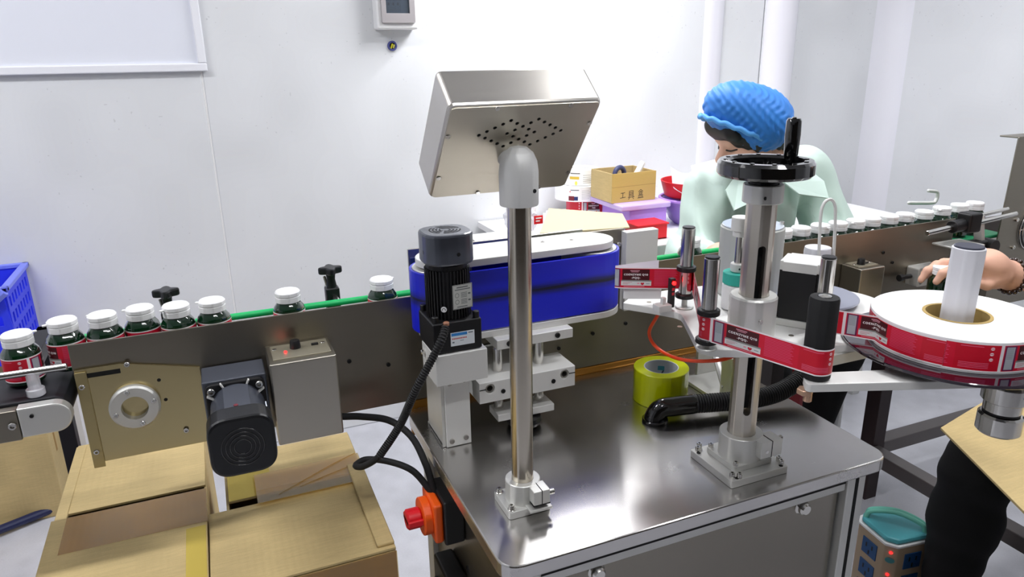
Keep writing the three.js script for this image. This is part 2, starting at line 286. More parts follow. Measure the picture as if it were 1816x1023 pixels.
// ---------- cartons in the left foreground ----------
function carton(label, x0, x1, z0, z1, h, seam, gap, tilt) {
  const t = thing('carton', label, 'cardboard box', [(x0 + x1) / 2, 0, (z0 + z1) / 2]); const k = .005;
  part(t, 'side_wall', bb(x0, x1, 0, h, z1 - k, z1, .001), M.card); part(t, 'side_wall', bb(x0, x1, 0, h, z0, z0 + k, .001), M.card);
  part(t, 'side_wall', bb(x0, x0 + k, 0, h, z0 + k, z1 - k, .001), M.card); part(t, 'side_wall', bb(x1 - k, x1, 0, h, z0 + k, z1 - k, .001), M.card);
  part(t, 'box_floor', bb(x0, x1, .001, .006, z0, z1, .001), M.cardIn);
  return t;
}
{
  const a = carton('cardboard box with taped gaping flaps at lower left under the tinted steel cover', -.345, -.088, -1.65, -.98, .615, -1.36);
  const r = (g, x, z, ang) => g.translate(0, -.617, -z).rotateX(ang).translate(0, .617, z);
  part(a, 'top_flap', r(bb(-.343, -.09, .615, .620, -1.648, -1.372, .001), 0, -1.648, .0), M.card);
  part(a, 'top_flap', r(bb(-.345, -.088, .615, .620, -1.338, -.982, .001), 0, -.982, .035), M.card); part(a, 'side_edge', bb(-.345, -.325, .614, .622, -1.64, -1.0, .002), M.card);
  part(a, 'packing_tape', r(bb(-.32, -.087, .6202, .6206, -1.337, -1.23, .0002), 0, -.982, .035), M.tapeFilm);
  part(a, 'tape_strip', r(bb(-.122, -.09, .6202, .6208, -1.22, -.99, .0002), 0, -.982, .035), M.yellowCard);
  const b = carton('cardboard box with shiny tape strip at lower centre below the gear motor', -.055, .206, -1.47, -1.03, .615, -1.28);
  part(b, 'top_flap', bb(-.05, .204, .615, .620, -1.468, -1.29, .001), M.card); part(b, 'top_flap', r(bb(-.086, .206, .617, .622, -1.268, -1.031, .001), 0, -1.031, -.02), M.card);
  part(b, 'packing_tape', bb(.0, .2065, .6245, .625, -1.36, -1.255, .0002), M.tapeFilm); part(b, 'packing_tape', bb(-.05, .207, .50, .616, -1.0299, -1.0293, .0002), M.tapeFilm);
  part(b, 'edge_strip', bb(.176, .2062, .6215, .6275, -1.32, -1.04, .0025), M.card); part(b, 'tape_strip', bb(-.05, .03, .6201, .6206, -1.40, -1.29, .0002), M.yellowCard);
  part(b, 'tape_crease', [tb([[.04, .6256, -1.27], [.10, .6262, -1.305], [.15, .6262, -1.335], [.2, .6256, -1.36]], .0011, 30, 6), tb([[.08, .6256, -1.28], [.14, .6262, -1.30], [.2, .6256, -1.32]], .0009, 30, 6)], M.tapeFilm);
}

// ---------- machine cabinet ----------
{
  const t = thing('machine_cabinet', 'stainless steel machine cabinet with rounded shiny worktop in the middle', 'cabinet', [.64, 0, -1.0]);
  const top = shape([[.289, -1.248], [.993, -1.248], [.993, -.742], [.289, -.742]], [.03, .03, .034, .034]);
  part(t, 'worktop', plan(top, .736, .024, .0025), M.table);
  for (const [x, z] of [[.312, -1.228], [.925, -1.228], [.312, -.802], [.925, -.802]]) {
    const p = part(t, 'post', [bb(x, x + .04, .04, .736, z, z + .04, .002)], M.alu);
    part(p, 'foot', cy(.022, .04, x + .02, .02, z + .02, 'y', 20), M.black);
    part(p, 'post_groove', [bb(x + .016, x + .024, .06, .73, z + .0385, z + .0404, .0004)], M.dark);
  }
  const rail = (g, groove) => { const p = part(t, 'rail', g, M.alu); if (groove) part(p, 'rail_groove', groove, M.dark); };
  rail(bb(.353, .924, .698, .734, -.80, -.766, .002), bb(.354, .923, .712, .72, -.7668, -.7655, .0003));
  rail(bb(.353, .924, .10, .135, -.80, -.766, .002)); rail(bb(.353, .924, .698, .734, -1.224, -1.19, .002));
  rail(bb(.314, .35, .698, .734, -1.187, -.803, .002)); rail(bb(.314, .35, .10, .135, -1.187, -.803, .002)); rail(bb(.927, .963, .698, .734, -1.187, -.803, .002)); rail(bb(.927, .963, .10, .135, -1.187, -.803, .002));
  const door = part(t, 'door', bb(.356, .921, .138, .694, -.788, -.776, .003), std(0x8a857c, .3, 1, { roughnessMap: brushedR }));
  for (const x of [.449, .841]) part(door, 'lock_knob', lathe([[0, .012], [.008, .012], [.011, .008], [.011, .003], [.014, 0], [.014, -.004]], 0, 0, 0, 24).rotateX(Math.PI / 2).translate(x, .683, -.776), M.bright);
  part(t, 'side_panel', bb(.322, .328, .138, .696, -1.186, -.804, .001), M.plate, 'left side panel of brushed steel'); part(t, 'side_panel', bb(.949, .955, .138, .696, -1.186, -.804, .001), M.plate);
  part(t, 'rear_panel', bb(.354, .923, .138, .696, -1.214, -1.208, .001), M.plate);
  part(t, 'rear_lip', bb(.30, .985, .70, .774, -1.262, -1.2495, .002), std(0xb07a2e, .4, .6), 'metal strip along the back edge with an ochre reflection put into its colour');  // metal lip, its ochre is a reflection put into the colour
  part(t, 'cable_hole', cy(.008, .002, .3222, .56, -1.0, 'x', 16), M.dark);
}
{ // isolator switch on the cabinet's left side
  const t = thing('isolator_switch', 'orange and red rotary isolator switch on the cabinet side', 'switch', [.30, .655, -1.05]);
  part(t, 'switch_base', bb(.286, .322, .615, .70, -1.09, -1.005, .004), M.black);
  part(t, 'orange_collar', [bb(.270, .286, .62, .695, -1.085, -1.01, .005), cy(.033, .014, .263, .657, -1.048, 'x', 28)], M.orange);
  part(t, 'rotary_knob', [cy(.018, .026, .243, .657, -1.048, 'x', 24, .003), bx(.028, .012, .04, .244, .657, -1.048, .003)], M.red);
}
{
  const t = thing('power_inlet', 'black power inlet box low on the cabinet side', 'power inlet', [.31, .5, -1.03]);
  part(t, 'inlet_box', bb(.285, .322, .40, .545, -1.09, -.985, .006), M.black); part(t, 'inlet_socket', bb(.279, .2855, .45, .51, -1.07, -1.02, .003), M.rubber);
  const p = thing('power_plug', 'black ribbed mains plug with cord hanging from the cabinet side inlet', 'plug', [.26, .49, -1.045]);
  part(p, 'plug_body', [rod([.279, .482, -1.045], [.245, .477, -1.05], .014, 16)], M.rubber);
  part(p, 'strain_relief', [0, 1, 2, 3].map(i => cy(.0105 - i * .0012, .006, 0, 0, 0, 'x', 14).translate(.24 - i * .0085, .475 - i * .004, -1.051 - i * .002)).concat([rod([.245, .477, -1.05], [.205, .455, -1.06], .0055, 10)]), M.rubber);
  part(p, 'cord', tb([[.207, .456, -1.06], [.216, .43, -1.07], [.216, .36, -1.08], [.218, .2, -1.1], [.225, .006, -1.12], [.24, .006, -1.3]], .0042, 60, 8), M.rubber);
}

// ---------- conveyor ----------
const conv = thing('conveyor', 'long stainless steel bottle conveyor running along the back of the machine', 'conveyor', [.75, 0, -1.31]);
{
  const t = conv;
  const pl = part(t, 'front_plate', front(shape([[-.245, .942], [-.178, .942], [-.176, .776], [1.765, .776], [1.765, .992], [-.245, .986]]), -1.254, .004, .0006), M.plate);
  for (const [x, y] of [[.19, .88], [.262, .86], [.62, .83], [.70, .85], [.78, .86], [1.52, .93], [1.757 - .2, .90]]) part(pl, 'screw', screw(x, y, -1.2502, 'z', .004, .003), M.black);
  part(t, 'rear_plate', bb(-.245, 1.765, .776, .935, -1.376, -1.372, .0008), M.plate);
  part(t, 'belt', bb(-.245, 1.985, .918, .928, -1.368, -1.258, .004), M.greenBelt);
  part(t, 'guide_rail', rod([-.24, .962, -1.352], [1.985, .962, -1.352], .0062, 16), M.green);
  const lc = part(t, 'drive_cover', [front(shape([[-.243, .776], [-.06, .776], [-.06, .917], [-.176, .9445], [-.243, .9445]], [0, 0, 0, .004, .002]), -1.2495, .0035, .0006)], std(0xc0b083, .26, 1, { roughnessMap: brushedR }), 'lower steel cover plate with the cardboard reflection put into its colour');  // steel cover, brass tone is the cardboard reflection put into the colour
  part(lc, 'edge_strip', bb(-.243, -.226, .768, .94, -1.246, -1.243, .0006), std(0xb3a478, .3, 1));  // edge colour carries the same painted cardboard reflection
  for (const [x, y] of [[-.236, .915], [-.235, .797], [-.097, .806], [-.167, .942]]) part(lc, 'screw', screw(x, y, -1.2455, 'z', .0045, .0045), M.bright);
  for (const [x, y] of [[-.125, .905], [-.12, .868]]) part(lc, 'hole', cy(.003, .0006, x, y, -1.2458, 'z', 12, .0001), M.dark);
  part(lc, 'slot_opening', bb(-.226, -.178, .928, .936, -1.2462, -1.2455, .0003), M.dark);
  const rg = part(lc, 'bearing_ring', ring(.0205, .0385, .014, -.166, .868, -1.239, 'z', 48, .003), M.alu);
  for (let i = 0; i < 4; i++) { const a = i * Math.PI / 2 + .25; part(rg, 'screw', screw(-.166 + .03 * Math.cos(a), .868 + .03 * Math.sin(a), -1.2335, 'z', .0042, .003), M.bright); }
  part(t, 'backing_plate', front((() => { const s = shape([[.342, .94], [.735, .94], [.735, 1.047], [.342, 1.047]]); slot(s, [[.47, 1.022], [.47, 1.030], [.505, 1.034], [.505, 1.026]]); slot(s, [[.635, 1.022], [.635, 1.030], [.66, 1.034], [.66, 1.026]]); return s; })(), -1.372, .006, .0006), M.steel);
  part(t, 'backing_pad', bb(.345, .73, .95, 1.03, -1.366, -1.362, .001), std(0x0b1c60, .5));
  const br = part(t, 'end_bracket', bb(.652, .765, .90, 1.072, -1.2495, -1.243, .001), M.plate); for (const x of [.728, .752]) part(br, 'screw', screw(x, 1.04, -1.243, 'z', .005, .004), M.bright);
  part(t, 'end_block', bb(.758, .834, .90, 1.068, -1.2425, -1.222, .0012), M.aluLight);
  for (const x of [.55, .93, 1.3]) part(t, 'leg', [bb(x - .02, x + .02, 0, .776, -1.37, -1.33, .002), bb(x - .02, x + .02, .74, .778, -1.372, -1.265, .002)], std(0x2b2422, .5, .4));
  // star-knob clamps behind the guide rail
  for (const [x, y, s] of [[.192, 1.008, 1], [-.104, 1.003, 1]]) {
    const st = new THREE.Shape(); for (let i = 0; i <= 48; i++) { const a = i / 48 * Math.PI * 2, r = .0185 + .0045 * Math.cos(4 * a); i ? st.lineTo(r * Math.cos(a), r * Math.sin(a)) : st.moveTo(r * Math.cos(a), r * Math.sin(a)); }
    const kn = part(t, 'star_knob', [plan(st, 0, .014, .003).translate(x, y, -1.40), lathe([[.0095, 0], [.008, -.012], [.0105, -.028], [0, -.028], [0, 0]].reverse(), x, y, -1.40, 20)], M.capBlack);
    part(kn, 'stud', rod([x - .012, y - .005, -1.405], [x - .004, y - .05, -1.40], .003, 10), M.bright);
    part(t, 'clamp_block', [bx(.027, .05, .026, x, y - .052, -1.40, .004)], M.black); part(t, 'clamp_rod', [rod([x, y - .045, -1.47], [x + .003, y - .045, -1.352], .0055, 12)], M.bright);
  }
  // spare clamp with silver flag behind the blue belt
  part(t, 'clamp_disc', [cy(.026, .016, .487, 1.03, -1.47, 'y', 28, .003)], M.black); part(t, 'clamp_plate', bb(.51, .60, 1.022, 1.03, -1.50, -1.44, .002), M.aluLight);
  part(t, 'bent_rod', tb([[1.775, 1.006, -1.40], [1.84, 1.0, -1.40], [1.876, .998, -1.40], [1.884, 1.012, -1.40], [1.88, 1.028, -1.40], [1.845, 1.034, -1.40]], .005, 40, 10, false, .2), M.aluLight);
}
{ // bracket block on the right of the plate
  const t = thing('bracket_block', 'grey aluminium block with four holes on the right conveyor plate', 'bracket', [1.655, .86, -1.24]);
  const s = shape([[1.613, .836], [1.697, .836], [1.697, .885], [1.613, .885]], .006); for (const [x, y] of [[1.628, .846], [1.682, .846], [1.628, .875], [1.682, .875]]) hole(s, x, y, .0055);
  part(t, 'block_body', front(s, -1.2498, .035, .0015), M.alu); part(t, 'thumb_screw', [cy(.006, .03, 1.593, .862, -1.232, 'x', 14), cy(.009, .012, 1.573, .862, -1.232, 'x', 12)], M.black);
}
// left in-feed conveyor with black belt
{
  const t = thing('infeed_conveyor', 'short conveyor with a black belt and rounded aluminium end at the left', 'conveyor', [-.6, .88, -1.26]);
  const prof = (x0, x1, y0, y1, z0, d, b) => { const r = (y1 - y0) / 2, s = new THREE.Shape(); s.moveTo(x0, y0); s.lineTo(x1 - r, y0); s.absarc(x1 - r, (y0 + y1) / 2, r, -Math.PI / 2, Math.PI / 2, false); s.lineTo(x0, y1); s.closePath(); return front(s, z0, d, b); };
  part(t, 'belt', prof(-1.2, -.252, .868, .916, -1.345, .125, .002), std(0x101018, .55), 'black rubber belt');
  const sp = part(t, 'end_plate', prof(-.318, -.248, .866, .914, -1.219, .022, .0025), M.alu); part(sp, 'screw', screw(-.30, .90, -1.197, 'z', .003, .002), M.black);
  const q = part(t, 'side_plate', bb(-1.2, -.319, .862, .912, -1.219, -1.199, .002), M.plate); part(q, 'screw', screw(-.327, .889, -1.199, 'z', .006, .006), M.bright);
  part(t, 'guide_rod', rod([-1.2, .957, -1.235], [-.248, .957, -1.235], .0058, 16), M.bright); part(t, 'rod_foot', [rod([-.297, .917, -1.237], [-.297, .957, -1.237], .009, 14), cy(.013, .012, -.297, .923, -1.237)], M.clear);
  part(t, 'leg', [bb(-.392, -.36, 0, .866, -1.76, -1.73, .002), bb(-.392, -.36, .835, .866, -1.76, -1.30, .002)], std(0x14121c, .5, .3)); part(t, 'leg', bb(-1.1, -1.06, 0, .866, -1.33, -1.29, .002), std(0x14121c, .5, .3));
}

// ---------- bottles ----------
function bottleGeo() {
  const body = lathe([[0, 0], [.024, 0], [.0275, .003], [.028, .008], [.028, .048], [.0265, .054], [.0205, .0625], [.018, .066], [0, .066]], 0, 0, 0, 40);
  const lab = new THREE.CylinderGeometry(.0283, .0283, .040, 48, 1, true).translate(0, .028, 0); lab.userData.keepUV = true;
  const cap = lathe([[0, .0635], [.0205, .0635], [.0222, .0645], [.0222, .0735], [.0212, .0742], [.0212, .0752], [.0224, .076], [.0222, .0815], [.0200, .084], [0, .0845]], 0, 0, 0, 40);
  const tab = bx(.010, .003, .006, .0235, .0785, 0, .001);
  return { body, lab, cap, tab };
}
const BG = bottleGeo();
const gBody = merge(BG.body), gLab = merge(BG.lab), gCap = merge([BG.cap, BG.tab]);
function bottle(x, y, z, ry, labelled, label, group, tilt) {
  const t = lthing('bottle', label, 'bottle', [x, y, z], group, ry);
  part(t, 'bottle_body', gBody.clone(), M.bottle); if (labelled) { const g = gLab.clone(); g.userData.keepUV = true; part(t, 'paper_label', g, M.label); }
  part(t, 'flip_cap', gCap.clone(), M.cap); if (tilt) t.rotation.z = tilt; return t;
}
const ORD = ['first', 'second', 'third', 'fourth', 'fifth', 'sixth', 'seventh', 'eighth', 'ninth', 'tenth', 'eleventh', 'twelfth'];
[[-.320, -1.300, .5], [-.257, -1.312, -2.8], [-.199, -1.314, 2.6], [-.143, -1.325, 2.9], [-.086, -1.313, -2.6], [-.028, -1.314, 2.8], [.100, -1.310, 1.2], [.273, -1.310, .4]].forEach(([x, z, r], i) =>
  bottle(x, i === 0 ? .919 : .9285, z, r, true, 'red labelled green bottle with white cap, ' + ORD[i] + ' from the left on the conveyor', 'red labelled bottles on the left of the conveyor'));
[[1.229, -1.29], [1.284, -1.29], [1.344, -1.29], [1.401, -1.29], [1.459, -1.29], [1.512, -1.29], [1.573, -1.29], [1.628, -1.29], [1.697, -1.29], [1.762, -1.29], [1.835, -1.295], [1.895, -1.295]].forEach(([x, z], i) =>
  bottle(x, .9285 + (i > 8 ? .004 : .0), z, (i * 2.4) % 6, false, 'unlabelled green bottle with white cap, ' + ORD[i] + ' in the row right of the column', 'unlabelled green bottles on the right of the conveyor'));
bottle(.985, .9285, -1.315, 1, false, 'lone unlabelled green bottle passing behind the guide rollers');

// ---------- blue belt applicator ----------
{
  const t = thing('belt_applicator', 'blue wrap-around belt applicator with a white top plate in front of the conveyor', 'belt unit', [.49, .94, -1.165]);
  const R = .058, xa = .3545, xb = .648, zc = -1.1785;
  const sta = (x0, x1, r, y0, h, b) => { const s = new THREE.Shape(); s.moveTo(x0, zc - r); s.lineTo(x1, zc - r); s.absarc(x1, zc, r, -Math.PI / 2, Math.PI / 2, false); s.lineTo(x0, zc + r); s.absarc(x0, zc, r, Math.PI / 2, Math.PI * 1.5, false); return [s, y0, h, b]; };
  const loop = sta(xa, xb, R, 0, 0, 0)[0]; const inn = new THREE.Path(); inn.moveTo(xa, zc - R + .005); inn.absarc(xa, zc, R - .005, Math.PI * 1.5, Math.PI / 2, true); inn.lineTo(xb, zc + R - .005); inn.absarc(xb, zc, R - .005, Math.PI / 2, -Math.PI / 2, true); inn.lineTo(xa, zc - R + .005); loop.holes.push(inn);
  const bt = noiseTex(256, 256, (i, j) => { const v = j / 256, s = n32(i / 256 * .25, v) * .7 + n128(i / 256 * .08, v) * .5; const band = Math.max(0, 1 - Math.abs(v - .55) / .16); const k = 1 - .85 * Math.min(1, band * band * (.35 + s)); return [6 * k + 3, 22 * k + 4, 190 * k + 10]; }, 1, 1, true);
  const bg = plan(loop, .9495, .111, .0012); { const p = planarUV(norm(bg)), uv = p.attributes.uv, pos = p.attributes.position; for (let i = 0; i < uv.count; i++) uv.setXY(i, pos.getX(i) * 2.2, (pos.getY(i) - .9495) / .111); p.userData.keepUV = true; part(t, 'drive_belt', p, phy(0xffffff, .42, 0, { map: bt, clearcoat: .25, clearcoatRoughness: .35 })); }
  for (const x of [xa, xb]) { const r = part(t, 'belt_roller', cy(R - .0055, .112, x, 1.006, zc, 'y', 40), M.alu); part(r, 'axle', cy(.008, .012, x, 1.063, zc), M.bright); }
  const tp = part(t, 'top_plate', plan(sta(xa + .004, xb - .005, .05, 0, 0, 0)[0], 1.066, .013, .0012), M.aluLight);
  for (const [x, z] of [[.52, -1.178], [.555, -1.188], [.61, -1.178]]) part(tp, 'screw', screw(x, 1.0785, z, 'y', .004, .002), M.bright);
  part(t, 'bottom_plate', plan(sta(xa + .012, xb, .0585, 0, 0, 0)[0], .935, .0125, .0012), M.aluLight);
  const k = part(t, 'slide_block', bb(.425, .575, .9165, .935, -1.20, -1.10, .0015), M.aluLight); for (const x of [.448, .543]) part(k, 'screw', screw(x, .926, -1.10, 'z', .005, .003), M.black);
  for (const x of [.431, .512]) part(t, 'guide_post', cy(.0088, .125, x, .854, -1.115, 'y', 24), M.bright);
  const cb = part(t, 'cross_bar', bb(.418, .530, .784, .798, -1.13, -1.085, .0015), M.aluLight); part(cb, 'adjust_knob', lathe([[0, 0], [.02, 0], [.031, .004], [.033, .010], [.031, .018], [0, .0205]], .475, .7625, -1.10, 28), M.capBlack);
}
{
  const t = thing('clamp_block', 'long aluminium clamp block with two round holes on the guide posts', 'clamp', [.475, .85, -1.11]);
  const s = shape([[.380, .833], [.566, .833], [.566, .872], [.380, .872]]); hole(s, .4, .859, .0088); hole(s, .545, .859, .0088);
  const f = part(t, 'clamp_body', front(s, -1.145, .072, .001), M.aluLight);
  part(f, 'clamp_slit', bb(.380, .392, .8582, .8598, -1.0735, -1.0722, .0003), M.dark); part(f, 'clamp_slit', bb(.5535, .5662, .8582, .8598, -1.0735, -1.0722, .0003), M.dark);
  for (const x of [.424, .522]) part(f, 'screw', screw(x, .85, -1.0732, 'z', .0042, .002), M.black);
  part(t, 'hole_liner', ring(.0055, .0086, .06, .4, .859, -1.105, 'z', 24), M.steel); part(t, 'hole_liner', ring(.0055, .0086, .06, .545, .859, -1.105, 'z', 24), M.steel);
  part(t, 'mount_arm', bb(.40, .54, .838, .868, -1.245, -1.145, .0015), M.alu);
}
// motor on its bracket
{
  const t = thing('motor_bracket', 'aluminium post bracket carrying the upright motor', 'bracket', [.34, .76, -1.12]);
  const f = part(t, 'post_plate', bb(.318, .363, .761, .895, -1.083, -1.076, .001), M.aluLight); for (const [x, y] of [[.327, .883], [.353, .885], [.327, .772], [.353, .774]]) part(f, 'screw', screw(x, y, -1.076, 'z', .0048, .003), M.bright);
  part(t, 'side_plate', bb(.312, .318, .761, .89, -1.17, -1.08, .001), M.alu); part(t, 'base_plate', bb(.312, .363, .7605, .767, -1.175, -1.084, .001), M.alu); part(t, 'rear_plate', bb(.318, .363, .767, .89, -1.172, -1.166, .001), M.alu);
  part(t, 'head_box', bb(.294, .383, .899, .9525, -1.116, -1.036, .0015), M.aluLight); part(t, 'side_bolt', cy(.004, .008, .291, .938, -1.10, 'x', 12), M.bright);
}
function fanCap(w, r) { return shape([[-w, -w], [w, -w], [w, w], [-w, w]], r); }
{
  const t = thing('upright_motor', 'upright dark grey gear motor in front of the left end of the blue belt', 'motor', [.346, .938, -1.122]);
  const cx = .346, cz = -1.122;
  const gb = part(t, 'gearbox', bb(cx - .043, cx + .043, .938, .992, cz - .04, cz + .046, .003), M.motorBlack, 'black square gearbox');
  const np = canvasTex(256, 160, (x, w, h) => { x.fillStyle = '#dfe5ea'; x.fillRect(0, 0, w, h); x.fillStyle = '#2f86d2'; x.fillRect(8, 8, 170, 34); x.fillStyle = '#c0392b'; for (let i = 0; i < 10; i++) x.fillRect(16 + i * 16, 66, 11, 16); x.fillStyle = '#55606a'; x.fillRect(16, 108, 22, 16); x.fillRect(100, 100, 40, 6); x.fillRect(190, 16, 50, 12); });
  const plateG = (w, h, tex) => { const g = new THREE.BoxGeometry(w, h, .0006); return g; };
  const pn = plateG(.042, .024); pn.userData.keepUV = true; part(gb, 'name_plate', pn.translate(cx + .008, .961, cz + .0463), std(0xffffff, .4, 0, { map: np }));
  for (const [x, z] of [[-.036, .038], [.036, .038], [.036, -.032], [-.036, -.032]]) part(gb, 'bolt', cy(.0055, .012, cx + x, .997, cz + z, 'y', 14), M.black);
  const ribs = []; for (let i = 0; i < 40; i++) { const a = i / 40 * Math.PI * 2; ribs.push(new THREE.BoxGeometry(.0024, .084, .006).translate(0, 0, .0355).rotateY(a).translate(cx, 1.034, cz)); }
  const bd = part(t, 'motor_body', [cy(.0345, .094, cx, 1.037, cz, 'y', 40), ...ribs], M.motorBlack, 'black ribbed motor body');
  const lp = canvasTex(192, 208, (x, w, h) => { x.fillStyle = '#b9bbb6'; x.fillRect(0, 0, w, h); x.strokeStyle = '#666a6a'; x.lineWidth = 4; x.strokeRect(4, 4, w - 8, h - 8); x.fillStyle = '#5f6363'; x.fillRect(40, 18, 110, 10); x.fillRect(22, 38, 150, 8); for (let k = 0; k < 2; k++) { x.beginPath(); x.arc(42, 90 + k * 56, 18, 0, 7); x.stroke(); for (let i = 0; i < 4; i++) x.fillRect(80, 70 + k * 56 + i * 12, 60, 5); x.fillRect(150, 78 + k * 56, 24, 14); } x.fillRect(40, 186, 100, 8); });
  const lg = new THREE.BoxGeometry(.036, .042, .0006); lg.userData.keepUV = true; part(bd, 'rating_plate', lg.rotateY(.12).translate(cx + .013, 1.032, cz + .0392), std(0xffffff, .45, 0, { map: lp }));
  const ce = canvasTex(64, 64, (x) => { x.fillStyle = '#e9e9ea'; x.fillRect(0, 0, 64, 64); x.strokeStyle = '#222'; x.lineWidth = 6; x.beginPath(); x.arc(38, 32, 18, 1.1, 5.2); x.stroke(); });
  part(bd, 'round_sticker', (() => { const g = new THREE.CylinderGeometry(.005, .005, .0006, 20).rotateX(Math.PI / 2); g.userData.keepUV = true; return g.rotateY(-.5).translate(cx - .019, 1.012, cz + .0348); })(), std(0xffffff, .4, 0, { map: ce }));
  const cap = fanCap(.0425, .036); const capg = plan(cap, 0, .052, .004).translate(cx, 1.086, cz);
  const cp = part(t, 'fan_cover', capg, M.motorGrey, 'grey fan cover with ring slots');
  for (const r of [.008, .0135, .019, .0245]) part(cp, 'vent_slot', [0, 1, 2].map(q => { const g = new THREE.RingGeometry(r, r + .0022, 24, 1, q * 2.09 + .15, 1.8).rotateX(-Math.PI / 2); return g.translate(cx, 1.1384, cz - .002); }), M.dark);
  t.scale.setScalar(.967); t.position.set(.3346, .9536, -1.085);
  part(cp, 'cover_screw', cy(.004, .002, cx + .008, 1.105, cz + .0415, 'z', 14), M.black); part(cp, 'cover_screw', cy(.004, .002, cx - .0415, 1.107, cz + .01, 'x', 14), M.black);
}
// flexible cables on the left
{
  const rib = (pts, r, n) => { const c = new THREE.CatmullRomCurve3(pts.map(p => new THREE.Vector3(...p))); const out = []; for (let i = 0; i < n; i++) { const p = c.getPointAt(i / (n - 1)), d = c.getTangentAt(i / (n - 1)); const g = new THREE.TorusGeometry(r, r * .28, 6, 14); g.applyQuaternion(new THREE.Quaternion().setFromUnitVectors(new THREE.Vector3(0, 0, 1), d)); out.push(g.translate(p.x, p.y, p.z)); } return out; };
  const a = [[.3113, 1.002, -1.031], [.302, .988, -1.022], [.288, .963, -1.022], [.257, .905, -1.03], [.235, .825, -1.07], [.203, .767, -1.09], [.178, .735, -1.12], [.168, .728, -1.14], [.189, .729, -1.15], [.223, .733, -1.12], [.255, .727, -1.085], [.276, .70, -1.062], [.29, .675, -1.05]];
  const t = thing('motor_cable', 'black corrugated cable hanging from the upright motor down to the cabinet switch', 'cable', [.23, .8, -1.1]);
  part(t, 'conduit', tb(a, .0058, 160, 12), M.rubber); part(t, 'conduit_rib', rib(a.slice(0, 6), .0056, 64), M.black); part(t, 'cable_gland', [cy(.005, .006, .3133, 1.0077, -1.0325, 'y', 12)], std(0x9a6a52, .5));
  const b = [[.158, .797, -1.2], [.194, .794, -1.19], [.239, .788, -1.165], [.267, .771, -1.12], [.279, .735, -1.08], [.284, .70, -1.06], [.29, .68, -1.05]];
  const u = part(scene, 'control_cable', tb(b, .0062, 80, 12), M.rubber); u.userData = { label: 'black smooth cable running from the left control box to the orange switch', category: 'cable' };
}
// left gear motor and control box on the conveyor
{
  const t = thing('gear_motor', 'black ended grey gear motor pointing at the viewer on the left conveyor plate', 'motor', [-.008, .866, -1.14]);
  const cx = -.009, cyy = .866;
  part(t, 'gearbox', bb(cx - .05, cx + .05, cyy - .048, cyy + .049, -1.245, -1.178, .003), M.motorGrey);
  const fl = part(t, 'motor_flange', front(fanCap(.046, .012), 0, .01, .002).translate(cx, cyy, -1.178), M.motorBlack); for (const [x, y] of [[-.037, .037], [.037, .037], [-.037, -.037], [.037, -.037]]) part(fl, 'bolt', screw(cx + x, cyy + y, -1.168, 'z', .006, .008), M.bright);
  const bd = part(t, 'motor_body', [cy(.0425, .115, cx, cyy, -1.115, 'z', 48, .002), bb(cx - .02, cx + .02, cyy + .03, cyy + .0435, -1.16, -1.075, .002)], M.motorGrey);
  part(bd, 'red_plug', cy(.0035, .002, cx - .002, cyy + .0442, -1.083, 'y', 12), std(0x7a2430, .5)); part(bd, 'blue_sticker', bb(cx + .0415, cx + .0432, cyy + .002, cyy + .02, -1.13, -1.10, .0003), std(0xdfe9f5, .4));
  for (const a of [.6, 1.15, 1.99, 2.54]) part(fl, 'fin', new THREE.BoxGeometry(.012, .002, .008).translate(.047, 0, 0).rotateZ(a).translate(cx, cyy, -1.164), M.aluLight);
  const cap = part(t, 'end_cover', [front(fanCap(.0475, .03), 0, .046, .005).translate(cx, cyy, -1.076)], M.capBlack); part(cap, 'vent_ring', [.012, .018, .024, .030].map(r => new THREE.TorusGeometry(r, .0011, 6, 40).translate(cx, cyy, -1.030)), M.gloss);
}
function controlBox(name, label, x0, x1, y0, y1, zf, led) {
  const t = thing(name, label, 'control box', [(x0 + x1) / 2, y0, -1.21]);
  part(t, 'box_case', bb(x0, x1, y0, y1, -1.2498, zf, .003), std(0xb5b0a4, .42, 1, { roughnessMap: brushedR }));
  const p = part(t, 'face_plate', bb(x0 + .008, x1 - .006, y1, y1 + .0018, -1.245, zf - .016, .0006), std(0xb9b39f, .4, .8));
  part(p, 'dial_knob', lathe([[0, .014], [.0075, .014], [.0085, .012], [.0095, .0], [0, 0]], (x0 + x1) / 2 - .006, y1 + .0018, -1.222, 20), M.black);
  part(p, 'toggle', bx(.012, .004, .005, x1 - .028, y1 + .003, -1.222, .001), M.black);
  for (const x of [x0 + .014, x1 - .014]) part(p, 'screw', cy(.004, .0022, x, y1 + .0024, -1.225, 'y', 12, .0005), M.bright);
  if (led) part(p, 'indicator', cy(.0024, .003, x0 + .031, y1 + .0025, -1.208, 'y', 12), M.ledOn);
  return t;
}
controlBox('control_box', 'steel speed control box with a black knob and red light, beside the left gear motor', .047, .157, .782, .932, -1.165, true);
controlBox('control_box', 'steel speed control box on the right conveyor plate behind the white label roll', 1.385, 1.462, .79, .918, -1.19, false);

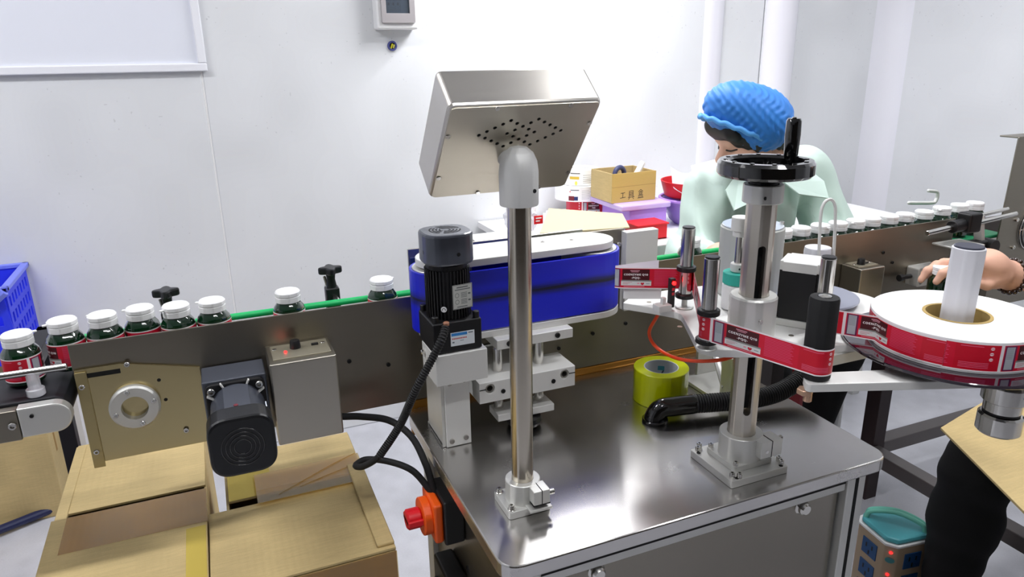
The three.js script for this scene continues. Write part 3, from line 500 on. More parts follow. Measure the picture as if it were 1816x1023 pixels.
// ---------- monitor on its pole ----------
{
  const t = thing('monitor_stand', 'stainless monitor seen from behind, tilted back on a shiny steel pole', 'monitor', [.373, .76, -.872]);
  const cx = .373, cz = -.872;
  const fl = part(t, 'foot_flange', plan(shape([[.338, -.905], [.406, -.905], [.406, -.841], [.338, -.841]], .006), .7602, .012, .001), M.alu);
  for (const [x, z] of [[.345, -.898], [.399, -.898], [.345, -.849], [.399, -.849]]) part(fl, 'bolt', [screw(x, .772, z, 'y', .0045, .008), cy(.0065, .0015, x, .773, z, 'y', 16, .0003)], M.bright);
  const cl = part(t, 'pole_clamp', [ring(.0165, .0265, .036, cx, .788, cz, 'y', 40), bb(.372, .398, .783, .8055, cz + .018, cz + .044, .001), bb(.366, .402, .7715, .776, cz - .02, cz + .044, .001)], M.alu);
  part(cl, 'clamp_slit', [bb(.3845, .3858, .7835, .806, cz + .02, cz + .0443, .0002), bb(.371, .3985, .7815, .783, cz + .03, cz + .0442, .0002)], M.dark); part(cl, 'clamp_screw', [cy(.0045, .012, .403, .794, cz + .034, 'x', 14)], M.bright);
  part(t, 'pole', cy(.0163, .48, cx, 1.02, cz, 'y', 48), M.pole, 'shiny stainless pole');
  const hd = part(t, 'pole_head', [lathe([[.0163, 0], [.0255, 0], [.0262, .002], [.0262, .045], [.0245, .058], [.0195, .069], [.011, .076], [0, .078]], cx, 1.222, cz, 40), rod([cx, 1.274, cz - .005], [cx + .002, 1.280, cz - .046], .014, 24)], M.aluLight, 'satin aluminium pole head'); part(hd, 'set_screw', cy(.0028, .002, cx + .012, 1.243, cz + .0238, 'z', 12), M.black);
  // tilted steel case
  const T = new THREE.Matrix4().makeTranslation(.381, 1.289, -.908).multiply(new THREE.Matrix4().makeRotationX(39.6 * Math.PI / 180));
  const W = .212, H = .170, D = .064, ap = g => merge(g).applyMatrix4(T);
  const s = shape([[-W / 2, -H / 2], [W / 2, -H / 2], [W / 2, H / 2], [-W / 2, H / 2]], .010);
  part(t, 'case', ap(front(s, -D, D - .0006, .004)), std(0xcfcbc4, .42, 1, { roughnessMap: brushedR }), 'brushed stainless case');
  const bp = shape([[-W / 2 + .003, -H / 2 + .003], [W / 2 - .003, -H / 2 + .003], [W / 2 - .003, H / 2 - .003], [-W / 2 + .003, H / 2 - .003]], .008);
  for (let i = 0; i < 7; i++) for (let j = 0; j < 7; j++) {   // two interlaced rhombus outlines of vent holes
    const on = o => i >= o && i <= o + 4 && j >= o && j <= o + 4 && (i === o || i === o + 4 || j === o || j === o + 4);
    if (on(0) || on(2)) hole(bp, -.057 + (i + j) * .00975, .034 + (i - j) * .00575, .0025);
  }
  const pl = part(t, 'back_cover', ap(front(bp, -.0006, .0022, .0004)), std(0xc2bcae, .40, 1, { roughnessMap: brushedR }), 'steel back cover with ventilation holes');
  part(pl, 'hole_back', ap(bx(.13, .06, .0006, 0, .034, -.0006, .0001)), M.dark);
  for (const [x, y] of [[-.042, .079], [.06, .079], [-.099, .035], [.099, .045], [-.099, -.042], [.099, -.052], [-.035, -.079], [.06, -.079]]) part(pl, 'screw', ap(cy(.0036, .0016, x, y, .0022, 'z', 14, .0005)), M.bright);
  part(t, 'screen', ap(bx(W - .03, H - .03, .002, 0, 0, -D - .001, .0005)), M.gloss);
}

// ---------- labelling column ----------
const CX = .742, CZ = -.826;
{
  const t = thing('labelling_column', 'thick slotted steel column with a black handwheel on top', 'column', [CX, .76, CZ]);
  const bp = part(t, 'base_plate', plan(shape([[.686, -.882], [.799, -.882], [.799, -.774], [.686, -.774]], .004), .7602, .013, .001), M.alu);
  for (const [x, z] of [[.694, -.872], [.703, -.880], [.694, -.784], [.704, -.7785], [.791, -.7825], [.7945, -.792]]) part(bp, 'bolt', screw(x, .7732, z, 'y', .0042, .009), M.bright);
  for (const [x, z] of [[.6915, -.866], [.7, -.779], [.788, -.7795]]) part(bp, 'bolt_hole', cy(.0035, .0005, x, .7733, z, 'y', 14, .0001), M.dark);
  const f2 = part(t, 'flange', plan(shape([[.705, -.866], [.783, -.866], [.783, -.792], [.705, -.792]], .008), .7732, .010, .001), M.alu);
  for (const [x, z] of [[.711, -.86], [.711, -.797], [.777, -.797], [.777, -.86]]) part(f2, 'bolt', screw(x, .7832, z, 'y', .004, .007), M.bright);
  const cl = part(t, 'pole_clamp', [lathe([[.0225, .7832], [.0345, .7832], [.0345, .823], [.0335, .824], [.0225, .824]], CX, 0, CZ, 48), bb(.744, .786, .795, .823, CZ + .018, CZ + .047, .001)], M.alu);
  part(cl, 'clamp_slit', [bb(.7645, .766, .795, .8235, CZ + .025, CZ + .0473, .0002)], M.dark); part(cl, 'clamp_lever', rod([.786, .812, CZ + .03], [.80, .815, CZ + .03], .0035, 10), M.bright); part(cl, 'clamp_screw', cy(.0032, .001, .756, .806, CZ + .0472, 'z', 14, .0002), M.bright);
  // slotted tube
  const ev = new Evaluator(); ev.attributes = ['position', 'normal']; ev.useGroups = false;
  const c1 = new THREE.CylinderGeometry(.022, .022, .43, 64).translate(CX, .995, CZ); c1.deleteAttribute('uv');
  const rot = -.453, w = .0056; const ss = new THREE.Shape(); ss.moveTo(-w, .862); ss.absarc(0, .8676, w, Math.PI, Math.PI * 2, false); ss.lineTo(w, 1.133); ss.absarc(0, 1.1335, w, 0, Math.PI, false); ss.closePath();
  const sg = new THREE.ExtrudeGeometry(ss, { depth: .035, bevelEnabled: false }).rotateY(rot).translate(CX, 0, CZ); sg.deleteAttribute('uv');
  const A = new Brush(c1), B = new Brush(sg); A.updateMatrixWorld(); B.updateMatrixWorld();
  part(t, 'column_tube', toCreasedNormals(ev.evaluate(A, B, SUBTRACTION).geometry, .5), M.column, 'steel tube with a long slot');
  part(t, 'slot_lining', new THREE.BoxGeometry(.0108, .265, .002).translate(0, 1.0, .004).rotateY(rot).translate(CX, 0, CZ), M.dark);
  const tr = part(t, 'top_collar', ring(.0222, .029, .027, CX, 1.2145, CZ, 'y', 48), M.alu); part(tr, 'set_screw', cy(.0028, .002, CX - .016, 1.211, CZ + .0238, 'z', 12), M.black);
  part(t, 'wheel_hub', [lathe([[0, 1.225], [.020, 1.225], [.020, 1.231], [.024, 1.233], [.026, 1.238], [0, 1.24]], CX, 0, CZ, 36)], M.black);
  const wh = part(t, 'handwheel', [lathe([[.049, 1.241], [.064, 1.240], [.068, 1.244], [.068, 1.2585], [.065, 1.263], [.054, 1.263], [.0505, 1.259], [.049, 1.241]], CX, 0, CZ, 72), lathe([[0, 1.2395], [.05, 1.2395], [.05, 1.245], [.018, 1.246], [.016, 1.254], [0, 1.254]], CX, 0, CZ, 48)], M.gloss, 'glossy black dished handwheel');
  part(wh, 'crank_handle', lathe([[0, 1.258], [.0085, 1.258], [.010, 1.265], [.0112, 1.295], [.0108, 1.314], [.009, 1.318], [0, 1.3182]], .793, 0, CZ - .006, 28), M.gloss); part(wh, 'handle_pin', cy(.0035, .002, .793, 1.319, CZ - .006, 'y', 14), M.bright);
  part(wh, 'rim_flute', [...Array(12)].map((_, i) => { const a = i / 12 * Math.PI * 2; return cy(.0035, .0018, CX + .0565 * Math.cos(a), 1.2632, CZ + .0565 * Math.sin(a), 'y', 12, .0006); }), M.gloss);
}
// labelling stage carried by the column
const SY = .9895;
{
  const t = thing('labelling_stage', 'aluminium stage plate with clamp hub round the slotted column', 'stage', [CX, SY, CZ]);
  const pts = [[.646, -1.047], [.675, -1.009], [.702, -.969], [.705, -.954], [.698, -.938], [.657, -.852], [.645, -.828], [.656, -.804], [.704, -.780], [.821, -.745], [.905, -.72], [1.05, -.80], [1.068, -.898], [1.021, -1.002], [.93, -1.06], [.756, -1.075], [.68, -1.072]];
  const s = shape(pts, [.004, .004, .02, .02, .02, .02, .01, .01, .01, .01, .01, .03, .03, .03, .03, .01, .01]);
  const sh = new THREE.Path(); sh.absarc(CX, CZ, .0224, 0, Math.PI * 2, true); s.holes.push(sh);
  const pl = part(t, 'stage_plate', plan(s, SY - .0125, .0125, .0012), M.aluLight, 'flat aluminium stage plate');
  for (const [x, z] of [[.667, -.905], [.705, -.85], [.69, -1.03], [.745, -1.0], [.80, -.80], [.87, -.76]]) part(pl, 'screw', cy(.0042, .0006, x, SY + .0002, z, 'y', 14, .0001), M.plate);
  const h = part(t, 'column_hub', [lathe([[.0225, SY], [.0345, SY], [.0355, SY + .002], [.0355, SY + .066], [.0335, SY + .069], [.0225, SY + .069]], CX, 0, CZ, 56)], M.alu, 'thick aluminium hub'); part(h, 'set_screw', cy(.0042, .002, CX - .012, SY + .036, CZ + .0335, 'z', 14), M.bright);
  part(t, 'under_bracket', bb(.82, .90, SY - .03, SY - .0125, -.775, -.735, .0015), M.alu);
  part(t, 'peel_plate', bx(.066, .052, .003, 0, 0, 0, .0008).rotateY(-.457).translate(.6725, SY + .036, -1.0262), M.white);
}
{ // aluminium angle support behind the column
  const t = thing('angle_support', 'aluminium angle bracket standing on the worktop behind the column', 'bracket', [.87, .76, -1.05]);
  part(t, 'upright', bb(.862, .870, .7605, .86, -1.03, -.99, .001), M.alu); part(t, 'foot_plate', bb(.85, .96, .7605, .768, -1.14, -1.0, .001), M.alu); part(t, 'brace', rod([.866, .79, -1.02], [.905, .85, -1.12], .007, 8), M.alu); part(t, 'back_plate', bb(.885, .96, .768, .86, -1.14, -1.132, .001), M.alu);
}
// guide rollers (a chrome tube on a foot, with two black collars)
function guideRoller(label, x, z, c1, c2, top, r = .0112) {
  const t = thing('guide_roller', label, 'roller', [x, SY, z], 'chrome guide rollers on the stage');
  part(t, 'roller_foot', [cy(.016, .003, x, SY + .0018, z, 'y', 24), cy(.005, c1 - SY, x, (SY + c1) / 2, z, 'y', 16)], M.alu);
  part(t, 'collar', ring(r, .0165, .0075, x, c1 + .003, z, 'y', 28), M.black); if (c2) part(t, 'collar', ring(r, .0165, .0085, x, c2, z, 'y', 28), M.black);
  part(t, 'roller_tube', cy(r, top - c1, x, (top + c1) / 2, z, 'y', 36), M.bright, 'chrome tube'); part(t, 'end_cap', cy(r - .0004, .003, x, top + .001, z, 'y', 28), M.capBlack);
}
guideRoller('chrome guide roller beside the blue belt, with the red label web passing behind', .729, -.980, 1.009, 1.0605, 1.131);
guideRoller('shortest looking chrome guide roller left of the slotted column', .649, -.813, 1.000, 1.048, 1.130);
guideRoller('chrome guide roller standing behind the black roller', .830, -.773, 1.000, null, 1.118);
{
  const t = thing('sensor', 'small black label sensor with a lit red light on the stage', 'sensor', [.703, SY, -1.0]);
  part(t, 'sensor_fork', bb(.6985, .7075, SY + .004, 1.0455, -.988, -.978, .001), M.black); for (const y of [1.024, 1.016]) part(t, 'label_mark', bb(.7005, .7055, y, y + .005, -.9782, -.9777, .0002), std(0xc03040, .5));
  part(t, 'indicator', [new THREE.SphereGeometry(.0035, 14, 10).translate(.703, 1.038, -.9765)], M.ledOn);
  part(t, 'mount_bracket', [bb(.672, .698, SY + .0002, SY + .012, -.992, -.972, .001), bb(.683, .690, SY + .012, SY + .024, -.986, -.978, .001)], M.aluLight);
  const l = new THREE.PointLight(0xff2020, .0003, .3); l.position.set(.703, 1.039, -.968); scene.add(l);
  const h = part(scene, 'sensor_tube', tb([[.690, SY - .013, -1.0], [.700, .925, -1.04], [.715, .895, -1.03], [.72, .90, -.96], [.755, .918, -.90], [.81, .93, -.90]], .0032, 60, 10), M.orangeHose); h.userData = { label: 'thin orange air tube looping below the stage plate', category: 'tube' };
}
{
  const t = thing('drive_drum', 'large light grey drum standing on the stage behind the column', 'drum', [.882, SY, -1.0]);
  part(t, 'drum_wall', [cy(.0555, .125, .882, SY + .0635, -1.0, 'y', 56, .002)], std(0xb9bbb6, .55, .3)); part(t, 'lid', cy(.053, .003, .882, SY + .1275, -1.0, 'y', 48), std(0xdfe8f2, .25, .4));
  part(t, 'lid_stud', cy(.004, .006, .925, SY + .131, -.975, 'y', 12), M.bright);
}
{
  const x = .805, z = -.940, t = thing('pressure_roller', 'white roller with a teal band and slim shaft left of the column', 'roller', [x, SY, z]);
  part(t, 'roller_body', cy(.0235, .044, x, SY + .023, z, 'y', 36, .002), M.white); part(t, 'teal_band', cy(.0238, .020, x, 1.0455, z, 'y', 36), M.teal); part(t, 'shaft', cy(.0072, .10, x, 1.10, z, 'y', 20), M.bright);
  const c = part(t, 'shaft_collar', cy(.0125, .0145, x, 1.0635, z, 'y', 28), M.aluLight); part(c, 'set_screw', cy(.0018, .001, x - .006, 1.063, z + .0112, 'z', 10, .0003), M.black); part(t, 'shaft_cap', [cy(.0165, .023, x, 1.139, z, 'y', 32), cy(.013, .010, x, 1.1225, z, 'y', 28)], M.aluLight);
}
{ // stepper motor, turned
  const ry = -.96, t = lthing('stepper_motor', 'square black stepper motor with a silver cap right of the column', 'motor', [.855, SY, -.845], null, 0.0); t.rotation.y = ry;
  const sq = (a, c) => { const p = []; for (const [sx, sy] of [[-1, -1], [1, -1], [1, 1], [-1, 1]]) p.push([sx, sy]); return shape([[-a + c, -a], [a - c, -a], [a - c, -a + c], [a, -a + c], [a, a - c], [a - c, a - c], [a - c, a], [-a + c, a], [-a + c, a - c], [-a, a - c], [-a, -a + c], [-a + c, -a + c]]); };
  part(t, 'motor_body', plan(sq(.0305, .005), .011, .080, .001), M.black); part(t, 'end_cap', plan(sq(.031, .0055), .0902, .0155, .001), M.aluLight, 'cast aluminium end cap'); part(t, 'mount_plate', bb(-.036, .036, 0.0004, .0115, -.034, .034, .001), M.alu);
  for (const [a, b] of [[-.031, .029], [-.031, -.029], [.031, .029]]) part(t, 'bolt', screw(a, .0115, b, 'y', .0035, .005), M.bright);
}
{
  const x = .951, z = -.912, t = thing('rewind_spindle', 'frosted white rewind spindle with a wire loop and grey disc', 'spindle', [x, SY, z]);
  part(t, 'disc', cy(.076, .004, x, SY + .010, z, 'y', 64), std(0xa9adbd, .3, .5)); part(t, 'bearing', cy(.02, .008, x, SY + .0042, z, 'y', 28), M.black);
  part(t, 'spindle', lathe([[0, SY + .012], [.0215, SY + .012], [.0225, SY + .09], [.0215, SY + .0985], [0, SY + .099]], x, 0, z, 40), M.frost);
  part(t, 'wire_loop', tb([[x - .0165, SY + .05, z + .0235], [x - .0165, SY + .15, z + .014], [x - .012, SY + .176, z + .012], [x, SY + .184, z + .012], [x + .012, SY + .176, z + .012], [x + .0165, SY + .15, z + .014], [x + .0165, SY + .05, z + .0235]], .0026, 80, 10), M.aluLight);
}
// dancer arm and black roller
{
  const t = thing('dancer_lever', 'flat white dancer lever carrying the black roller', 'lever', [.85, .972, -.65]);
  const s = shape([[.708, -.672], [.731, -.702], [.985, -.615], [1.015, -.585], [.985, -.556], [.955, -.575]], [.012, .012, .02, .02, .02, .02]);
  part(t, 'arm_bar', plan(s, .967, .0125, .0012), M.aluLight); part(t, 'end_nut', [cy(.011, .008, .719, .9625, -.683, 'y', 6), cy(.006, .014, .722, .955, -.68, 'y', 12)], std(0xc9a58c, .4, .6));
  part(t, 'pivot_post', [cy(.029, .024, .990, .9505, -.584, 'y', 36), cy(.024, .016, .990, .930, -.584, 'y', 36)], M.bright); part(t, 'pivot_gap', [cy(.0235, .004, .990, .9205, -.584, 'y', 32), bb(.985, 1.022, .951, .955, -.575, -.5545, .001)], M.black);
  part(t, 'pivot_knob', cy(.0285, .030, .990, .9035, -.584, 'y', 44, .003), M.bright);
  const r = thing('dancer_roller', 'fat black rubber roller in front with the label web wrapped round its foot', 'roller', [.737, .98, -.685]);
  part(r, 'rubber_sleeve', lathe([[.007, .981], [.0185, .981], [.0195, .983], [.0195, 1.094], [.0185, 1.097], [.0095, 1.098], [.0095, 1.0965], [.007, .981]], .737, 0, -.685, 44), M.rubber); part(r, 'axle_end', lathe([[0, 1.098], [.004, 1.1], [.0085, 1.0985], [.0095, 1.0955], [.0095, 1.09], [0, 1.09]].reverse(), .737, 0, -.685, 28), M.bright);
}
// label reel
const RX = .982, RZ = -.668, RR = .1145;
{
  const t = thing('reel_stand', 'dark glossy reel disc with a frosted white spindle under the label roll', 'reel', [RX, .985, RZ]);
  part(t, 'reel_disc', cy(.150, .005, RX, .9925, RZ, 'y', 96), M.acrylic, 'dark purple glossy disc'); part(t, 'hub', [cy(.032, .022, RX, .979, RZ, 'y', 36), cy(.018, .03, RX, .953, RZ, 'y', 28)], M.black);
  const sp = part(t, 'spindle', lathe([[.0195, .995], [.0215, .996], [.0215, 1.1405], [.0205, 1.1415], [.0175, 1.1415]], RX, 0, RZ, 40), M.frost, 'frosted tube'); part(sp, 'end_cap', cy(.0192, .006, RX, 1.141, RZ, 'y', 36), std(0x2a2d40, .5));
  const r = thing('label_roll', 'big roll of red printed labels with a white paper face on the right', 'label roll', [RX, .9955, RZ]);
  part(r, 'paper_face', lathe([[.0455, .9955], [RR - .0006, .9955], [RR - .0004, .996], [RR - .0004, 1.0405], [RR - .0012, 1.041], [.0455, 1.041], [.0455, .9955]], RX, 0, RZ, 96), M.paper, 'white wound edge of the paper');
  part(r, 'core', lathe([[.041, .9955], [.0453, .9955], [.0453, 1.0418], [.041, 1.0418], [.041, .9955]], RX, 0, RZ, 64), std(0xb59a5c, .8), 'brown cardboard core');
  const lw = new THREE.CylinderGeometry(RR, RR, .041, 128, 1, true, 0, Math.PI * 2).translate(RX, 1.0185, RZ); { const uv = lw.attributes.uv; for (let i = 0; i < uv.count; i++) uv.setX(i, uv.getX(i) * 4 + .28); } lw.userData.keepUV = true;
  part(r, 'printed_layer', lw, M.label, 'red printed labels on the outside');
}
{ // label web: from the roll, past the rollers, to the peel plate
  const path = [], add = (x, z, yc) => path.push([x, z, yc]);
  const arc = (cx, cz, r, a0, a1, y, n = 10) => { for (let i = 0; i <= n; i++) { const a = a0 + (a1 - a0) * i / n; add(cx + r * Math.cos(a), cz + r * Math.sin(a), y); } };
  arc(RX, RZ, RR + .0008, 2.6, 3.55, 1.0185, 14);                // leaves the roll on its left front side
  arc(.830, -.773, .0125, 4.2, 3.6, 1.020, 4);                       // behind the third roller
  arc(.737, -.685, .0202, 0.35, 2.45, 1.0085, 14);                    // round the front of the black roller
  arc(.649, -.813, .0122, 2.5, 4.6, 1.026, 12);                      // round the left roller
  arc(.729, -.980, .0122, .3, -1.75, 1.0385, 12);                     // behind the roller beside the belt
  add(.6345, -1.0385, 1.0395); add(.628, -1.046, 1.0395); add(.632, -1.052, 1.0395); add(.72, -1.05, 1.0395);
  const hw = .0192, th = .0003, P0 = [], uvs = [], idx = []; let L = 0;
  path.forEach((p, i) => { if (i) L += Math.hypot(p[0] - path[i - 1][0], p[1] - path[i - 1][1]); for (const sgn of [-1, 1]) { P0.push(p[0], p[2] + sgn * hw, p[1]); uvs.push(L / .18 + .15, sgn > 0 ? 1 : 0); } if (i) { const a = (i - 1) * 2; idx.push(a, a + 1, a + 2, a + 2, a + 1, a + 3); } });
  const mk = off => { const g = new THREE.BufferGeometry(); g.setAttribute('position', new THREE.Float32BufferAttribute(P0, 3)); g.setAttribute('uv', new THREE.Float32BufferAttribute(uvs, 2)); g.setIndex(idx); g.computeVertexNormals(); const q = g.toNonIndexed(); q.userData.keepUV = true; if (off) { const p = q.attributes.position, n = q.attributes.normal; for (let i = 0; i < p.count; i++) p.setXYZ(i, p.getX(i) - n.getX(i) * off, p.getY(i), p.getZ(i) - n.getZ(i) * off); } return q; };
  const t = thing('label_web', 'strip of red printed labels running from the big roll round the rollers', 'label strip', [.73, 1.02, -.8]);
  const g = mk(0); { const uv = g.attributes.uv; for (let i = 0; i < uv.count; i++) uv.setX(i, -uv.getX(i)); } part(t, 'printed_side', g, M.labelWeb = std(0xffffff, .4, 0, { map: labelTex, side: THREE.DoubleSide }));
  part(t, 'backing_paper', mk(.0006), std(0xe6dde6, .6, 0, { side: THREE.DoubleSide }), 'pale backing paper');
}
// ---------- on the worktop ----------
{
  const x = .764, z = -1.088, t = thing('tape_roll', 'bright yellow roll of packing tape on the worktop', 'tape roll', [x, .76, z]);
  part(t, 'tape', lathe([[.0335, .7605], [.0525, .7605], [.0535, .7615], [.0535, .8265], [.0525, .8275], [.0335, .8275], [.0335, .7605]], x, 0, z, 72), M.tapeYellow);
  const ct = canvasTex(512, 128, (c, w, h) => { c.fillStyle = '#b7bcbe'; c.fillRect(0, 0, w, h); c.strokeStyle = '#3c4850'; c.lineWidth = 7; for (let i = 0; i < 9; i++) { c.beginPath(); c.moveTo(20 + i * 58, 30 + (i * 37) % 50); c.lineTo(40 + i * 58, 70 + (i * 29) % 40); c.stroke(); } c.fillStyle = '#3d8f9a'; for (let i = 0; i < 4; i++) c.fillRect(60 + i * 130, 24, 34, 18); });
  const g = new THREE.CylinderGeometry(.0315, .0315, .0665, 48, 1, true).translate(x, .794, z); g.userData.keepUV = true;
  const c = part(t, 'paper_core', [lathe([[.0317, .7605], [.0335, .7605], [.0335, .8275], [.0317, .8275], [.0317, .7605]], x, 0, z, 48)], std(0xb5b9b8, .8)); part(c, 'core_print', g, std(0xffffff, .7, 0, { map: ct, side: THREE.DoubleSide }));
}
{
  const t = thing('cable_conduit', 'thick black corrugated hose with an elbow lying on the worktop', 'hose', [.85, .76, -.99]);
  const pts = [[.735, .786, -1.005], [.78, .786, -.995], [.84, .785, -.98], [.90, .785, -.968], [.955, .79, -.965], [1.01, .805, -.972], [1.07, .835, -.99]];
  part(t, 'hose', tb(pts, .0165, 100, 20), M.rubber); const c = new THREE.CatmullRomCurve3(pts.map(p => new THREE.Vector3(...p))); const rb = []; for (let i = 0; i < 62; i++) { const u = .1 + .88 * i / 61, p = c.getPointAt(u), d = c.getTangentAt(u), g = new THREE.TorusGeometry(.0165, .0016, 6, 20); g.applyQuaternion(new THREE.Quaternion().setFromUnitVectors(new THREE.Vector3(0, 0, 1), d)); rb.push(g.translate(p.x, p.y, p.z)); } part(t, 'hose_rib', rb, M.black);
  part(t, 'elbow', [tb([[.772, .786, -.997], [.735, .786, -1.005], [.714, .784, -1.01], [.703, .772, -1.012], [.70, .762, -1.012]], .0185, 40, 20), cy(.024, .006, .702, .7635, -1.011, 'y', 28)], M.gloss);
}

// ---------- bench by the wall ----------
{
  const t = thing('bench', 'white topped workbench against the back wall', 'bench', [1.65, 0, -2.32]);
  part(t, 'bench_top', bb(.95, 2.5, .765, .79, -2.64, -2.015, .003), M.white); part(t, 'front_edge', bb(.95, 2.5, .735, .788, -2.018, -2.008, .001), M.alu);
  for (const [x, z] of [[1.0, -2.06], [2.44, -2.06], [1.0, -2.58], [2.44, -2.58]]) part(t, 'leg', bb(x - .02, x + .02, 0, .765, z - .02, z + .02, .002), M.alu);
}
{
  const pp = thing('paper_stack', 'stack of white paper sheets under the label rolls on the bench', 'paper', [1.38, .79, -2.53]);
  for (let i = 0; i < 2; i++) part(pp, 'sheet_bundle', bx(.30, .009, .19, 1.38 + (i % 2) * .012, .7948 + i * .0094, -2.535 + i * .004, .001).translate(0, 0, 0), M.paper);
  const roll = (name, label, x, y, z, r, h, tex, band, disc) => {
    const t = thing(name, label, 'label roll', [x, y, z], 'label rolls stacked on the bench');
    part(t, 'paper_face', [ring(.035, r - .001, h - .001, x, y + h / 2, z, 'y', 56)], M.paper);
    const g = new THREE.CylinderGeometry(r, r, h - .002, 72, 1, true).translate(x, y + h / 2, z); const uv = g.attributes.uv; for (let i = 0; i < uv.count; i++) uv.setX(i, uv.getX(i) * 3 + band); g.userData.keepUV = true; part(t, 'printed_layer', g, std(0xffffff, .45, 0, { map: tex }));
    if (disc) part(t, 'carrier_disc', ring(.03, r + .020, .003, x + .006, y - .002, z, 'y', 56), M.white);
    return t;
  };
  const w1 = canvasTex(512, 128, (x, w, h) => { x.fillStyle = '#f7f7f9'; x.fillRect(0, 0, w, h); x.fillStyle = '#7a2030'; x.fillRect(70, 78, 60, 40); x.fillStyle = '#28356f'; x.fillRect(130, 82, 40, 34); x.fillStyle = '#5b5f68'; x.fillRect(90, 22, 90, 7); x.fillStyle = '#d66'; x.fillRect(80, 34, 12, 10); x.fillStyle = '#c3c6cc'; for (let i = 0; i < 6; i++) x.fillRect(210, 30 + i * 14, 80 + (i * 31) % 50, 4); x.fillRect(340, 26, 3, 90); }); w1.wrapS = THREE.RepeatWrapping;
  const w2 = canvasTex(512, 128, (x, w, h) => { x.fillStyle = '#fafafa'; x.fillRect(0, 0, w, h); x.fillStyle = '#6a6a66'; x.fillRect(60, 22, 130, 8); x.fillStyle = '#e2c04a'; x.fillRect(50, 52, 130, 24); x.fillStyle = '#f0dd60'; x.beginPath(); x.arc(140, 108, 18, 0, 7); x.fill(); x.fillStyle = '#a9a9a9'; for (let i = 0; i < 5; i++) x.fillRect(230, 40 + i * 16, 120, 4); }); w2.wrapS = THREE.RepeatWrapping;
  labelTex.wrapS = THREE.RepeatWrapping;
  roll('label_roll', 'red printed label roll at the bottom of the stack on the bench', 1.381, .812, -2.53, .085, .0565, labelTex, .35, true);
  roll('label_roll', 'wide white label roll in the middle of the stack on the bench', 1.335, .869, -2.53, .090, .0585, w1, .55, false);
  roll('label_roll', 'white and yellow printed label roll on top of the stack on the bench', 1.345, .928, -2.53, .072, .061, w2, .6, false);
  part(scene, 'loose_sheet', bx(.13, .0015, .08, .062, 0, 0, .0005).rotateZ(-.2).rotateY(-.3).translate(1.435, .866, -2.475), M.paper).userData = { label: 'white paper sheet sticking out between the stacked label rolls', category: 'paper' };
}
{
  const t = thing('purple_box', 'purple plastic storage box with a pale lid below the cardboard tool box', 'storage box', [1.47, .79, -2.28]);
  part(t, 'box_body', bb(1.385, 1.545, .79, .872, -2.42, -2.215, .006), M.purple); part(t, 'lid', bb(1.34, 1.552, .872, .893, -2.435, -2.20, .006), std(0xcdb6ee, .4));
  const c = thing('tool_box', 'small open cardboard box with handwritten black characters, holding tools', 'cardboard box', [1.45, .893, -2.32]);
  const x0 = 1.335, x1 = 1.52, y0 = .8935, y1 = 1.0, z0 = -2.42, z1 = -2.26, k = .004;
  const ft = canvasTex(512, 300, (x, w, h) => {
    x.fillStyle = '#c8a95f'; x.fillRect(0, 0, w, h); for (let i = 0; i < 400; i++) { x.fillStyle = `rgba(${150 + (i * 53) % 60},${120 + (i * 31) % 50},60,.10)`; x.fillRect((i * 97) % w, (i * 61) % h, 60, 3); } x.strokeStyle = '#8d7336'; x.lineWidth = 3; x.beginPath(); x.moveTo(0, 140); x.lineTo(w, 132); x.stroke();
    x.strokeStyle = '#1b1a14'; x.lineWidth = 6; const L = (...p) => { x.beginPath(); x.moveTo(p[0], p[1]); for (let i = 2; i < p.length; i += 2) x.lineTo(p[i], p[i + 1]); x.stroke(); };
    L(100, 205, 150, 200); L(126, 204, 124, 250); L(94, 254, 158, 248);
    L(200, 190, 200, 250); L(200, 190, 246, 188, 246, 250); L(202, 208, 244, 206); L(202, 222, 244, 220); L(202, 236, 244, 234); L(186, 254, 262, 250); L(206, 258, 192, 276); L(240, 256, 254, 274);
    L(335, 182, 308, 206); L(335, 182, 362, 204); L(322, 204, 350, 203); L(318, 214, 352, 212, 350, 228, 320, 230, 318, 214); L(312, 240, 312, 268); L(312, 240, 358, 238, 358, 266); L(328, 240, 328, 266); L(343, 239, 343, 266); L(300, 270, 370, 266);
  });
  const fg = new THREE.BoxGeometry(x1 - x0, y1 - y0, k).translate((x0 + x1) / 2, (y0 + y1) / 2, z1 - k / 2); fg.userData.keepUV = true;
  part(c, 'front_side', fg, std(0xffffff, .75, 0, { map: ft })); part(c, 'side_wall', bb(x0, x1, y0, y1, z0, z0 + k, .001), M.card); part(c, 'side_wall', bb(x0, x0 + k, y0, y1, z0 + k, z1 - k, .001), M.card); part(c, 'side_wall', bb(x1 - k, x1, y0, y1, z0 + k, z1 - k, .001), M.card); part(c, 'box_floor', bb(x0 + k, x1 - k, y0, y0 + k, z0 + k, z1 - k, .001), M.cardIn);
  part(scene, 'tape_core', new THREE.TorusGeometry(.026, .009, 10, 28).rotateY(.3).translate(1.405, .985, -2.33), std(0x3b4068, .5)).userData = { label: 'dark blue ring sticking out of the cardboard tool box', category: 'ring' };
  part(scene, 'white_tool', rod([1.44, .945, -2.31], [1.50, 1.025, -2.32], .011, 10), M.white).userData = { label: 'white stick leaning out of the cardboard tool box', category: 'tool' };
}
